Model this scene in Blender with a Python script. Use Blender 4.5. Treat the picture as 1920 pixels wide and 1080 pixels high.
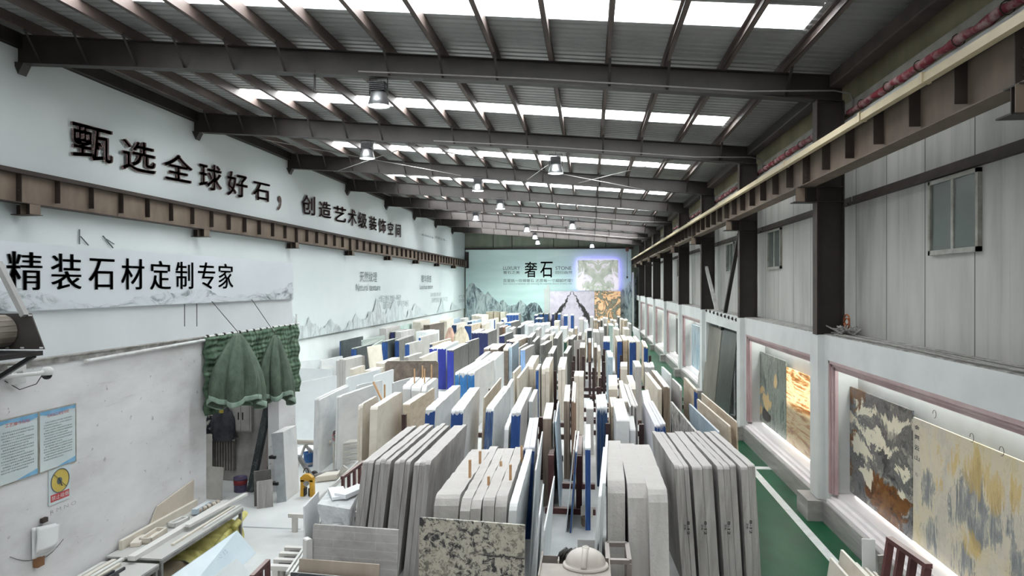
import bpy, math, random
from mathutils import Vector, Matrix
random.seed(7)
for o in list(bpy.data.objects): bpy.data.objects.remove(o)
SC = bpy.context.scene
COL = SC.collection

# ---------------------------------------------------------------- camera
CAMH = 4.0
FPX, YAW, PIT, ROL = 1271.4, -.1142, -.0039, -.0017
def _axes():
    c, s = math.cos(YAW), math.sin(YAW)
    A = Matrix(((c, -s, 0), (s, c, 0), (0, 0, 1)))
    c, s = math.cos(PIT), math.sin(PIT)
    B = Matrix(((1, 0, 0), (0, c, s), (0, -s, c)))
    M3 = B @ A
    r, f, u = Vector(M3[0]), Vector(M3[1]), Vector(M3[2])
    c, s = math.cos(ROL), math.sin(ROL)
    return r*c + u*s, f, u*c - r*s
RX, FW, UP = _axes()
cam = bpy.data.cameras.new('camera'); cam.sensor_width = 36; cam.lens = FPX/1920*36
cam.clip_end = 300
CAM = bpy.data.objects.new('camera', cam); COL.objects.link(CAM)
CAM.matrix_world = Matrix(((RX.x, UP.x, -FW.x, 0), (RX.y, UP.y, -FW.y, 0), (RX.z, UP.z, -FW.z, CAMH), (0, 0, 0, 1)))
SC.camera = CAM
def ray(u, v): return FW + RX*((u-960)/FPX) - UP*((v-540)/FPX)
def PX(u, v, x): r = ray(u, v); t = x/r.x; return Vector((x, r.y*t, r.z*t+CAMH))
def PY(u, v, y): r = ray(u, v); t = y/r.y; return Vector((r.x*t, y, r.z*t+CAMH))
def PZ(u, v, h=0.): r = ray(u, v); t = (h-CAMH)/r.z; return Vector((r.x*t, r.y*t, h))

# ---------------------------------------------------------------- world, exposure, daylight through the roof lights
SC.view_settings.view_transform = 'Standard'; SC.view_settings.look = 'None'
SC.view_settings.gamma = 1; SC.view_settings.use_curve_mapping = False
SC.view_settings.exposure = 0.12
W = bpy.data.worlds.new('sky'); SC.world = W; W.use_nodes = True
bg = W.node_tree.nodes['Background']; bg.inputs[0].default_value = (1, .995, .985, 1); bg.inputs[1].default_value = 1.2
SC.cycles.max_bounces = 7; SC.cycles.diffuse_bounces = 4; SC.cycles.glossy_bounces = 3
SC.cycles.transparent_max_bounces = 8; SC.cycles.sample_clamp_indirect = 6
SC.cycles.use_denoising = True
FY = [12.15+6*k for k in range(-2, 8)]            # frame lines, two behind the camera
SKY_Y = [(-2.6, -1.7), (3.6, 4.5), (9.8, 10.65), (16.0, 16.85), (22.2, 23.1), (28.6, 29.5), (34.8, 35.7), (40.9, 41.8), (47, 47.9), (53.1, 54)]
def zt(x): return 8.37-.0893*(x+4.98)             # rafter top / purlin seat
def zdk(x): return zt(x)+.20
SLOPE = math.atan(.0893)
for i, (a, b) in enumerate(SKY_Y):
    l = bpy.data.lights.new('daylight', 'AREA'); l.shape = 'RECTANGLE'; l.size = 12.0; l.size_y = b-a
    l.energy = 1000; l.color = (1.0, .995, .985)
    o = bpy.data.objects.new('daylight', l); COL.objects.link(o)
    l.energy *= .4 if i < 2 else (.75 if i == 2 else (1.12 if i < 7 else 1.8))
    o.location = (-2.85, (a+b)/2, zdk(-2.85)+.12); o.rotation_euler = (0, SLOPE, 0)

# ---------------------------------------------------------------- helpers
class MB:
    def __init__(s): s.v = []; s.f = []
    def add(s, vs, fs):
        n = len(s.v); s.v += [Vector(p) for p in vs]; s.f += [tuple(i+n for i in f) for f in fs]; return s
    def box(s, a, b):
        (x0, y0, z0), (x1, y1, z1) = a, b
        if x0 > x1: x0, x1 = x1, x0
        if y0 > y1: y0, y1 = y1, y0
        if z0 > z1: z0, z1 = z1, z0
        return s.hexa([(x0, y0, z0), (x1, y0, z0), (x1, y1, z0), (x0, y1, z0)], [(x0, y0, z1), (x1, y0, z1), (x1, y1, z1), (x0, y1, z1)])
    def hexa(s, lo, hi):
        return s.add(list(lo)+list(hi), [(3, 2, 1, 0), (4, 5, 6, 7), (0, 1, 5, 4), (1, 2, 6, 5), (2, 3, 7, 6), (3, 0, 4, 7)])
    def obox(s, c, size, rz=0., rx=0., ry=0.):
        c = Vector(c); R = Matrix.Rotation(rz, 3, 'Z') @ Matrix.Rotation(ry, 3, 'Y') @ Matrix.Rotation(rx, 3, 'X')
        x, y, z = size[0]/2, size[1]/2, size[2]/2
        P = [c+R @ Vector(p) for p in ((-x, -y, -z), (x, -y, -z), (x, y, -z), (-x, y, -z), (-x, -y, z), (x, -y, z), (x, y, z), (-x, y, z))]
        return s.hexa(P[:4], P[4:])
    def prism(s, poly, d):                          # polygon (3d points) extruded by vector d
        n = len(poly); d = Vector(d); P = [Vector(p) for p in poly]
        return s.add(P+[p+d for p in P], [tuple(range(n-1, -1, -1)), tuple(range(n, 2*n))]+[(i, (i+1) % n, (i+1) % n+n, i+n) for i in range(n)])
    def bar(s, a, b, w, h=None):                    # rectangular bar
        a, b = Vector(a), Vector(b); h = h or w; d = (b-a).normalized()
        up = Vector((0, 0, 1)) if abs(d.z) < .95 else Vector((1, 0, 0))
        sx = d.cross(up).normalized()*w/2; sz = sx.cross(d).normalized()*h/2
        return s.hexa([a-sx-sz, a+sx-sz, b+sx-sz, b-sx-sz], [a-sx+sz, a+sx+sz, b+sx+sz, b-sx+sz])
    def tube(s, pts, r, n=8, caps=True):
        pts = [Vector(p) for p in pts]; base = len(s.v); m = len(pts); px = None
        for i, p in enumerate(pts):
            d = (pts[min(i+1, m-1)]-pts[max(i-1, 0)]).normalized()
            if px is None:
                up = Vector((0, 0, 1)) if abs(d.z) < .9 else Vector((1, 0, 0)); px = d.cross(up).normalized()
            px = (px-d*px.dot(d)).normalized(); py = d.cross(px)
            rr = r[i] if isinstance(r, (list, tuple)) else r
            for k in range(n):
                a = 2*math.pi*k/n; s.v.append(p+px*(rr*math.cos(a))+py*(rr*math.sin(a)))
        for i in range(m-1):
            for k in range(n):
                k2 = (k+1) % n; s.f.append((base+i*n+k, base+i*n+k2, base+(i+1)*n+k2, base+(i+1)*n+k))
        if caps:
            s.f.append(tuple(base+k for k in range(n-1, -1, -1))); s.f.append(tuple(base+(m-1)*n+k for k in range(n)))
        return s
    def lathe(s, c, prof, n=20, axis=None, sx=1., sy=1., caps=True):   # prof: (r, z) from bottom to top
        c = Vector(c); R = Vector((0, 0, 1)).rotation_difference(Vector(axis)).to_matrix() if axis else Matrix.Identity(3)
        base = len(s.v); m = len(prof)
        for r, z in prof:
            for k in range(n):
                a = 2*math.pi*k/n; s.v.append(c+R @ Vector((r*math.cos(a)*sx, r*math.sin(a)*sy, z)))
        for i in range(m-1):
            for k in range(n):
                k2 = (k+1) % n; s.f.append((base+i*n+k, base+i*n+k2, base+(i+1)*n+k2, base+(i+1)*n+k))
        if caps and prof[0][0] > 1e-4: s.f.append(tuple(base+k for k in range(n-1, -1, -1)))
        if caps and prof[-1][0] > 1e-4: s.f.append(tuple(base+(m-1)*n+k for k in range(n)))
        return s
    def grid(s, fn, nu, nv):                        # fn(i/nu, j/nv) -> point
        base = len(s.v)
        for j in range(nv+1):
            for i in range(nu+1): s.v.append(Vector(fn(i/nu, j/nv)))
        for j in range(nv):
            for i in range(nu):
                a = base+j*(nu+1)+i; s.f.append((a, a+1, a+nu+2, a+nu+1))
        return s
    def build(s, name, m, parent=None, label=None, cat=None, group=None, kind=None, smooth=False, bevel=0., solid=0.):
        me = bpy.data.meshes.new(name)
        if parent is not None: org = wloc(parent)
        elif s.v:
            xs = [p.x for p in s.v]; ys = [p.y for p in s.v]; zs = [p.z for p in s.v]
            org = Vector(((min(xs)+max(xs))/2, (min(ys)+max(ys))/2, min(zs)))
        else: org = Vector()
        me.from_pydata([tuple(p-org) for p in s.v], [], s.f); me.update()
        ms = m if isinstance(m, (list, tuple)) else [m]
        for x in ms: me.materials.append(x)
        if smooth:
            me.polygons.foreach_set('use_smooth', [True]*len(me.polygons))
        o = bpy.data.objects.new(name, me); COL.objects.link(o)
        if parent is not None: o.parent = parent
        else: o.location = org
        o['_w'] = tuple(org)
        if solid:
            q = o.modifiers.new('thickness', 'SOLIDIFY'); q.thickness = solid; q.offset = 0
        if bevel:
            q = o.modifiers.new('edge', 'BEVEL'); q.width = bevel; q.segments = 2; q.limit_method = 'ANGLE'
        return tag(o, label, cat, group, kind)
def wloc(o): return Vector(o['_w'])
def tag(o, label=None, cat=None, group=None, kind=None):
    if label: o['label'] = label
    if cat: o['category'] = cat
    if group: o['group'] = group
    if kind: o['kind'] = kind
    elif cat: o['kind'] = 'thing'
    return o
def thing(name, label, cat, loc=(0, 0, 0), group=None):
    o = bpy.data.objects.new(name, None); COL.objects.link(o); o.location = loc; o['_w'] = tuple(loc)
    o.empty_display_size = .1
    return tag(o, label, cat, group)
def struct(mb, name, m, **k): return mb.build(name, m, kind='structure', **k)
def copy_tree(o, loc, label=None, group=None):
    def cp(q, parent):
        c = q.copy(); COL.objects.link(c)
        if parent is not None: c.parent = parent
        for ch in [x for x in KIDS.get(q.name, [])]: cp(ch, c)
        return c
    KIDS = {}
    for x in COL.objects:
        if x.parent: KIDS.setdefault(x.parent.name, []).append(x)
    c = cp(o, None); c.location = loc; c['_w'] = tuple(loc)
    if label: c['label'] = label
    if group: c['group'] = group
    return c
ORD = ['first', 'second', 'third', 'fourth', 'fifth', 'sixth', 'seventh', 'eighth', 'ninth', 'tenth', 'eleventh', 'twelfth', 'thirteenth', 'fourteenth', 'fifteenth', 'sixteenth', 'seventeenth', 'eighteenth', 'nineteenth', 'twentieth']

# ---------------------------------------------------------------- materials
def srgb(c):
    if isinstance(c, str): c = [int(c[i:i+2], 16)/255 for i in (0, 2, 4)]
    return tuple((x/12.92 if x <= .04045 else ((x+.055)/1.055)**2.4) for x in c)+(1,)
class NT:
    def __init__(s, name):
        s.m = bpy.data.materials.new(name); s.m.use_nodes = True; s.t = s.m.node_tree; s.n = s.t.nodes; s.l = s.t.links
        s.p = s.n['Principled BSDF']; s.co = s.n.new('ShaderNodeTexCoord'); s.src = s.co.outputs['Object']
    def node(s, ty, **kw):
        q = s.n.new(ty)
        for k, v in kw.items():
            if k in q.inputs: q.inputs[k].default_value = v
            else: setattr(q, k, v)
        return q
    def mapping(s, scale=(1, 1, 1), rot=(0, 0, 0), src=None):
        q = s.n.new('ShaderNodeMapping'); q.inputs['Scale'].default_value = scale; q.inputs['Rotation'].default_value = rot
        s.l.new(src or s.src, q.inputs['Vector']); return q.outputs[0]
    def noise(s, vec, scale=3, detail=5, rough=.55, dist=0.):
        q = s.node('ShaderNodeTexNoise', Scale=scale, Detail=detail, Roughness=rough, Distortion=dist); s.l.new(vec, q.inputs['Vector']); return q
    def ramp(s, fac, stops, interp='LINEAR'):
        q = s.n.new('ShaderNodeValToRGB'); q.color_ramp.interpolation = interp
        e = q.color_ramp.elements
        while len(e) > 1: e.remove(e[-1])
        for i, (p, c) in enumerate(stops):
            x = e[0] if i == 0 else e.new(p)
            x.position = p; x.color = srgb(c) if not isinstance(c, float) else (c, c, c, 1)
        s.l.new(fac, q.inputs[0]); return q.outputs[0]
    def mix(s, fac, a, b, mode='MIX'):
        q = s.n.new('ShaderNodeMix'); q.data_type = 'RGBA'; q.blend_type = mode
        for i, x in ((0, fac), (6, a), (7, b)):
            if hasattr(x, 'is_output'): s.l.new(x, q.inputs[i])
            elif i == 0: q.inputs[0].default_value = x
            else: q.inputs[i].default_value = srgb(x) if isinstance(x, str) else x
        return q.outputs[2]
    def math(s, op, a, b=0.):
        q = s.n.new('ShaderNodeMath'); q.operation = op
        for i, x in ((0, a), (1, b)):
            if hasattr(x, 'is_output'): s.l.new(x, q.inputs[i])
            else: q.inputs[i].default_value = x
        return q.outputs[0]
    def up(s, lo=.5, hi=.9):                        # 1 on faces that look up
        g = s.n.new('ShaderNodeNewGeometry'); x = s.n.new('ShaderNodeSeparateXYZ'); s.l.new(g.outputs['Normal'], x.inputs[0])
        return s.ramp(x.outputs[2], [(lo, 0.), (hi, 1.)])
    def bump(s, h, strength=.3, dist=.02):
        q = s.node('ShaderNodeBump', Strength=strength, Distance=dist); s.l.new(h, q.inputs['Height']); s.l.new(q.outputs[0], s.p.inputs['Normal'])
    def out(s, col=None, rough=.6, metal=0., spec=.5):
        if col is not None:
            if hasattr(col, 'is_output'): s.l.new(col, s.p.inputs['Base Color'])
            else: s.p.inputs['Base Color'].default_value = srgb(col)
        s.p.inputs['Roughness'].default_value = rough; s.p.inputs['Metallic'].default_value = metal
        s.p.inputs['Specular IOR Level'].default_value = spec
        return s.m
MATS = {}
def blobs(t, vec, w, h, pts, warp):
    """how deep a point lies inside warped ellipses given in slab fractions (across, down, half width, half height)"""
    sx = t.n.new('ShaderNodeSeparateXYZ'); t.l.new(vec, sx.inputs[0]); best = None
    for a, d, ra, rd in pts:
        u = t.math('DIVIDE', t.math('SUBTRACT', sx.outputs[1], w*(.5-a)), w*ra); v = t.math('DIVIDE', t.math('SUBTRACT', sx.outputs[2], h*(1-d)), h*rd)
        q = t.math('ADD', t.math('MULTIPLY', u, u), t.math('MULTIPLY', v, v)); best = q if best is None else t.math('MINIMUM', best, q)
    return t.math('ADD', best, warp)
def M(name, c, c2=None, rough=.6, metal=0., scale=4, detail=5, stretch=(1, 1, 1), lo=.35, hi=.7, bump=0., dust=None, dustf=.8, spec=.4):
    if name in MATS: return MATS[name]
    t = NT(name)
    n = t.noise(t.mapping(stretch), scale, detail)
    c2 = c2 or c
    col = t.ramp(n.outputs[0], [(lo, c), (hi, c2)])
    if dust:
        col = t.mix(t.math('MULTIPLY', t.up(), dustf), col, dust)
    if bump: t.bump(n.outputs[0], bump)
    MATS[name] = t.out(col, rough, metal, spec); return MATS[name]
def EM(name, c, strength):
    if name in MATS: return MATS[name]
    t = NT(name); t.out(c, .5); t.p.inputs['Emission Color'].default_value = srgb(c); t.p.inputs['Emission Strength'].default_value = strength
    MATS[name] = t.m; return t.m
def stone(name, stops, scale=1.5, dist=1.5, stretch=(1, 1, 1), rot=(0, 0, 0), detail=8, rough=.45, dust=None, dustf=.85, vein=None, glow=0., bump=0.):
    """veined or clouded stone: warped noise through a colour ramp, optional thin veins and settled dust on top"""
    if name in MATS: return MATS[name]
    t = NT(name)
    info = t.n.new('ShaderNodeObjectInfo'); add = t.n.new('ShaderNodeVectorMath'); add.operation = 'ADD'
    sc = t.math('MULTIPLY', info.outputs['Random'], 37.)
    t.l.new(t.src, add.inputs[0]); t.l.new(sc, add.inputs[1])
    v = t.mapping(stretch, rot, add.outputs[0])
    n = t.noise(v, scale, detail, .6, dist)
    col = t.ramp(n.outputs[0], stops)
    if vein:
        n2 = t.noise(v, scale*1.3, 6, .6, dist*1.6)
        a = t.math('ABSOLUTE', t.math('SUBTRACT', n2.outputs[0], .5))
        f = t.ramp(a, [(0., 1.), (vein[1], 0.)])
        col = t.mix(t.math('MULTIPLY', f, vein[2] if len(vein) > 2 else .8), col, vein[0])
    if bump:
        nb = t.noise(t.mapping((1, 1, 1)), 14, 6, .65); t.bump(nb.outputs[0], bump, .04)
    if dust: col = t.mix(t.math('MULTIPLY', t.up(.4, .8), dustf), col, dust)
    if glow:
        t.l.new(col, t.p.inputs['Emission Color']); t.p.inputs['Emission Strength'].default_value = glow
    MATS[name] = t.out(col, rough, 0, .4); return MATS[name]

STEEL = M('dark_steel_paint', '221e1c', '2f2926', rough=.55, scale=2.5, dust='453e3a', dustf=.35)
RUST = M('weathered_steel', '5f5348', '75675a', rough=.7, scale=3, stretch=(1, 1, .4), lo=.3)
RUSTD = M('weathered_steel_dark', '2f2723', '40362f', rough=.7, scale=3)
PURL = M('purlin_steel', '423834', '5f524c', rough=.65, scale=2, stretch=(1, .4, 1))
DECK = M('galvanised_deck', '858685', '989997', rough=.5, metal=.35, scale=1.2, stretch=(1, .2, 1))
WHITE = M('white_plaster', 'cfd2d1', 'c2c5c4', rough=.75, scale=1.4)
# ================================================================ ROOM
# floor
t = NT('dusty_floor')
v = t.mapping((.5, .5, .5)); n1 = t.noise(v, 2.2, 7, .6); n2 = t.noise(v, .45, 4)
col = t.ramp(n1.outputs[0], [(.35, 'b3b5b4'), (.65, 'cdcfce')])
sx = t.n.new('ShaderNodeSeparateXYZ'); t.l.new(t.src, sx.inputs[0])
f = t.ramp(t.math('ADD', t.math('MULTIPLY', sx.outputs[0], -.22), t.math('MULTIPLY', n2.outputs[0], .5)), [(.45, 0.), (.95, 1.)])
col = t.mix(f, col, 'e6e9e8')
FLOOR = t.out(col, .6)
struct(MB().box((-11.5, -8, -.15), (4.8, 61, 0)), 'floor', FLOOR)
t = NT('green_epoxy')
n1 = t.noise(t.mapping((1, .4, 1)), 1.6, 6, .6)
GREEN = t.out(t.ramp(n1.outputs[0], [(.3, '08331d'), (.55, '0d472c'), (.75, '1e4a33')]), .45, 0, .18)
struct(MB().box((1.75, -8, 0), (3.92, 60, .004)), 'floor_green', GREEN)
PAINT = M('floor_line_paint', 'd2d4d2', 'bfc1bf', rough=.6, scale=6)
struct(MB().box((3.43, -8, .004), (3.57, 16.4, .007)), 'floor_line', PAINT)
struct(MB().box((3.57, 15.2, .004), (3.9, 15.42, .007)), 'floor_line', PAINT)

# left wall behind the banners, rear gable
PLAIN = M('painted_wall', 'dfe3e2', 'cfd4d3', rough=.7, scale=.8)
struct(MB().box((-11.6, -8, 0), (-11.3, 61, 9.3)), 'wall_left', PLAIN)
MB().box((-11.3, -8, 8.68), (-11.05, 60.3, 8.95)).build('eave_beam', STEEL, label='dark eave beam along the top of the left banner wall', cat='roof beam')
t = NT('ribbed_metal')
wv = t.node('ShaderNodeTexWave', Scale=2.2, bands_direction='X'); t.l.new(t.mapping((1, 0, 0)), wv.inputs['Vector'])
nz = t.noise(t.mapping((1, 1, .3)), 1.5, 5)
col = t.mix(.25, t.ramp(nz.outputs[0], [(.3, '6f7769'), (.7, '8b9184')]), t.ramp(wv.outputs[0], [(.0, '50574c'), (.2, '8b9184')]), 'MULTIPLY')
GABLE = t.out(col, .6)
struct(MB().box((-11.3, 60.3, 0), (4.7, 60.6, 9.2)), 'wall_back', GABLE)

# roof deck: ribs run down the slope
def ribs(mb, x0, x1, y0, y1, per=.21):
    prof = []; y = y0
    while y < y1-1e-6:
        for dy, dz in ((0, 0), (.13, 0), (.155, .045), (.185, .045)):
            if y+dy <= y1: prof.append((y+dy, dz))
        y += per
    prof.append((y1, 0))
    n = len(prof); b = len(mb.v)
    for x in (x0, x1):
        for yy, dz in prof: mb.v.append(Vector((x, yy, zdk(x)+dz)))
    for i in range(n-1): mb.f.append((b+i, b+n+i, b+n+i+1, b+i+1))
mb = MB()
ribs(mb, -11.6, -8.9, -8, 60.6); ribs(mb, 3.2, 4.75, -8, 60.6)
ys = [-8]+[q for ab in SKY_Y for q in ab]+[60.6]
for i in range(0, len(ys), 2): ribs(mb, -8.9, 3.2, ys[i], ys[i+1])
struct(mb, 'ceiling', DECK)
# translucent roof lights
t = NT('rooflight_sheet')
tr = t.n.new('ShaderNodeBsdfTransparent'); tr.inputs[0].default_value = (.97, .99, 1, 1)
tl = t.n.new('ShaderNodeBsdfTranslucent'); tl.inputs[0].default_value = (.9, .93, .95, 1)
mx = t.n.new('ShaderNodeMixShader'); mx.inputs[0].default_value = .3
t.l.new(tr.outputs[0], mx.inputs[1]); t.l.new(tl.outputs[0], mx.inputs[2]); t.l.new(mx.outputs[0], t.n['Material Output'].inputs[0])
SKYM = t.m
for i, (a, b) in enumerate(SKY_Y):
    struct(MB().hexa([(-8.9, a, zdk(-8.9)), (3.2, a, zdk(3.2)), (3.2, b, zdk(3.2)), (-8.9, b, zdk(-8.9))],
                     [(-8.9, a, zdk(-8.9)+.004), (3.2, a, zdk(3.2)+.004), (3.2, b, zdk(3.2)+.004), (-8.9, b, zdk(-8.9)+.004)]), 'window_%d' % (20+i), SKYM)

# purlins (C sections along the hall)
PXS = [3.35-1.0*i for i in range(15)]
for i, x in enumerate(PXS):
    z0 = zt(x); mb = MB()
    mb.box((x-.01, -8, z0), (x+.01, 60.3, z0+.2)).box((x-.01, -8, z0), (x-.07, 60.3, z0+.012)).box((x-.01, -8, z0+.188), (x-.07, 60.3, z0+.199)).box((x-.07, -8, z0), (x-.062, 60.3, z0+.03))
    mb.build('roof_purlin', PURL, label='long steel purlin under the roof deck, %s counted from the right-hand columns' % ORD[i], cat='roof beam', group='roof purlins')
# rafters
BOT = [(-11.175, 8.376), (-9.28, 8.24), (-4.98, 7.93), (-1, 7.62), (2.71, 7.27), (3.84, 7.16), (4.28, 7.12)]
def zbo(x):
    for (a, za), (b, zb) in zip(BOT, BOT[1:]):
        if x <= b: return za+(zb-za)*(x-a)/(b-a)
    return BOT[-1][1]
PLATE_MARK = []
for k, y in enumerate(FY):
    vis = k-2
    lab = ('dark steel roof rafter across the hall, %s one from the camera' % ORD[vis]) if vis >= 0 else 'dark steel roof rafter behind the camera, bay %s' % ORD[k]
    r = thing('roof_rafter', lab, 'roof beam', (-3.5, y, 7.1), 'roof rafters')
    mb = MB()
    mb.prism([(x, y-.005, z) for x, z in BOT]+[(4.28, y-.005, zt(4.28)), (-11.175, y-.005, zt(-11.175))], (0, .01, 0))
    mb.build('web', STEEL, r)
    mb = MB()
    for (a, za), (b, zb) in zip(BOT, BOT[1:]):
        mb.hexa([(a, y-.11, za-.014), (b, y-.11, zb-.014), (b, y+.11, zb-.014), (a, y+.11, za-.014)], [(a, y-.11, za), (b, y-.11, zb), (b, y+.11, zb), (a, y+.11, za)])
    mb.build('bottom_flange', STEEL, r)
    a, b = -11.175, 4.28
    MB().hexa([(a, y-.1, zt(a)-.014), (b, y-.1, zt(b)-.014), (b, y+.1, zt(b)-.014), (a, y+.1, zt(a)-.014)], [(a, y-.1, zt(a)), (b, y-.1, zt(b)), (b, y+.1, zt(b)), (a, y+.1, zt(a))]).build('top_flange', STEEL, r)
    MB().prism([(-11.17, y-.1, 8.37), (-10.95, y-.1, 8.36), (-11.07, y-.1, 8.14)], (0, .2, 0)).build('haunch', STEEL, r)
    for i, x in enumerate(PXS):
        if i in (1, 4, 8): continue
        for sg in ((-1,) if vis < 0 else (-1, 1)):
            if sg == 1 and (i+k) % 2: continue
            MB().bar((x, y+sg*.42, zt(x)+.02), (x, y+sg*.02, zbo(x)+.02), .045, .006).build('fly_brace', STEEL, r)
    if vis in (0, 2, 3, 6):
        MB().box((-.9 if vis else -5.1, y-.03, zbo(-1)), (-.88 if vis else -5.08, y+.03, zt(-1))).build('stiffener', STEEL, r)
    if vis in (0, 1, 4, 6):
        z = lambda x: zbo(x)+.05
        MB().tube([(-4.2, y-.13, z(-4.2)), (-1, y-.13, z(-1)), (2.7, y-.13, z(2.7)), (4.1, y-.14, 7.28), (4.36, y-.14, 7.22), (4.4, y-.14, 7.1), (4.41, y-.14, 6.2)], .014, 6).build('conduit', M('conduit_grey', '6f6d6a', '807d79', rough=.4), r)

# right columns with crane brackets
for k, y in enumerate(FY):
    vis = k-2
    lab = 'dark steel column with crane bracket, %s one along the right wall' % ORD[vis] if vis >= 0 else 'dark steel column behind the camera, %s' % ORD[k]
    c = thing('steel_column', lab, 'column', (4.06, y, 3.15), 'right wall columns')
    MB().box((3.85, y-.006, 3.15), (4.27, y+.006, zbo(4.0)-.02)).build('web', STEEL, c)
    MB().box((3.835, y-.11, 3.15), (3.85, y+.11, zbo(3.84)-.02)).build('inner_flange', RUSTD, c)
    MB().box((4.27, y-.11, 3.15), (4.285, y+.11, 7.1)).build('outer_flange', STEEL, c)
    b = MB().box((3.52, y-.006, 5.42), (3.835, y+.006, 5.66)).box((3.46, y-.11, 5.405), (4.27, y+.11, 5.42)).box((3.52, y-.11, 5.655), (4.27, y+.11, 5.668)).box((3.66, y-.1, 5.42), (3.672, y+.1, 5.655))
    bk_ = b.build('bracket', STEEL, c)
    MB().prism([(3.50, y-.1, 5.42), (3.50, y-.1, 5.655), (3.645, y-.1, 5.655), (3.645, y-.1, 5.42)], (0, .012, 0)).build('end_plate', RUST, bk_)
    if vis >= 0: MB().lathe((3.74, y-.16, 5.67), [(0, 0), (.022, .004), (.026, .02), (.02, .035), (0, .04)], 10).build('insulator', M('white_ceramic', 'd9d9d5', rough=.3), bk_)
# left brackets (columns stand behind the banners)
for k, y in enumerate(FY):
    vis = k-2
    lab = 'rusty steel crane bracket on the left wall, %s from the camera' % ORD[vis] if vis >= 0 else 'rusty crane bracket on the left wall behind the camera, %s' % ORD[k]
    c = thing('crane_bracket', lab, 'bracket', (-11.0, y, 5.4), 'left wall crane brackets')
    MB().prism([(-11.22, y-.006, 5.40), (-10.8, y-.006, 5.41), (-10.8, y-.006, 5.6), (-11.22, y-.006, 5.6)], (0, .012, 0)).build('web', RUSTD, c)
    MB().box((-11.22, y-.14, 5.39), (-10.76, y+.14, 5.404)).build('bottom_flange', RUSTD, c)
    for sx_ in (-11.0, -10.81): MB().box((sx_, y-.13, 5.404), (sx_+.012, y+.13, 5.6)).build('stiffener', RUST, c)
# crane runway beams
def crane(xc, side, lab):
    g = thing('crane_beam', lab, 'crane beam', (xc, 26, 5.61))
    z0, z1 = (5.67, 6.2) if side > 0 else (5.605, 6.18)
    MB().box((xc-.005, -8, z0+.012), (xc+.005, 60, z1-.014)).build('web', RUST, g)
    MB().box((xc-.13, -8, z0), (xc+.13, 60, z0+.012)).build('bottom_flange', RUSTD if side < 0 else RUST, g)
    MB().box((xc-.14, -8, z1-.014), (xc+.14, 60, z1)).build('top_flange', RUSTD, g)
    MB().box((xc-.035, -8, z1), (xc+.035, 60, z1+.09)).build('rail', RUSTD, g)
    sx = 1 if side < 0 else -1; y = 6.15-.95
    n = 0
    while y < 59.5 and n < 72:
        jt = any(abs(y-fy) < .3 for fy in FY)
        sf_ = MB().box((xc, y-.006, z0+.1 if not jt else z0), (xc+sx*.125, y+.006, z1-.014)).build('stiffener', RUSTD, g)
        if jt:
            bb = MB()
            for q in range(4): bb.lathe((xc+sx*.07, y-.012, z0+.09+.075*q), [(0, -.018), (.016, -.016), (.016, 0)], 6, axis=(0, 1, 0))
            bb.build('bolts', RUSTD, sf_)
        y += .955 if not 0 else 0; n += 1
    return g
crane(-10.97, -1, 'long weathered crane runway beam on the left banner wall')
cr = crane(3.68, 1, 'long weathered crane runway beam along the right columns')
CREAM = M('cream_plastic', 'd3c5a4', 'c2b292', rough=.45, scale=2)
cb = thing('cable_trunking', 'long cream plastic conductor rail on top of the right crane beam', 'conductor rail', (3.5, 26, 6.1))
MB().box((3.455, -8, 6.11), (3.535, 60, 6.2)).build('trunking', CREAM, cb)
for y in (7.55, 9.2, 12.6, 18.8, 24.5, 31): MB().box((3.44, y-.03, 6.10), (3.538, y+.03, 6.22)).build('joint_cover', CREAM, cb)
for i in range(26): MB().bar((3.50, 6.4+1.15*i, 6.215), (3.63, 6.4+1.15*i, 6.29), .02, .02).build('support_clip', STEEL, cb)

# right upper wall (sandwich panels) and clerestory
t = NT('sandwich_panel')
sx = t.n.new('ShaderNodeSeparateXYZ'); t.l.new(t.src, sx.inputs[0])
fr = t.math('FRACT', t.math('MULTIPLY', sx.outputs[1], 1/1.18)); edge = t.ramp(t.math('ABSOLUTE', t.math('SUBTRACT', fr, .5)), [(.487, 0.), (.493, 1.)])
n1 = t.noise(t.mapping((1, 1.6, .25)), 1.3, 6, .6); n2 = t.noise(t.mapping((1, 6, .12)), 1.2, 5, .6)
col = t.ramp(n1.outputs[0], [(.3, '92918c'), (.5, 'acaba6'), (.75, 'bcbbb7')])
col = t.mix(t.ramp(n2.outputs[0], [(.58, 0.), (.8, .6)]), col, '7d7a70')
col = t.mix(edge, col, '4b4a48')
PANEL = t.out(col, .42)
struct(MB().box((4.45, -8, 3.1), (4.55, 60.3, 6.55)), 'wall_right', PANEL)
CLER = M('stained_fibre_panel', '8c8468', '6d6752', rough=.7, scale=1.3, stretch=(1, 1, .35), lo=.3, hi=.75)
struct(MB().box((4.5, -8, 6.55), (4.6, 60.3, 7.8)), 'wall_clerestory', CLER)
LEDGE = M('dusty_metal_ledge', '9d9c95', '807d74', rough=.6, scale=2)
struct(MB().box((4.36, -8, 6.60), (4.5, 60.3, 6.82)), 'trim_1', M('pale_flashing', 'bcbfbd', 'a5a7a4', rough=.5, scale=2))
struct(MB().box((4.44, -8, 6.98), (4.5, 60.3, 7.14)), 'trim_2', LEDGE)
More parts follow.
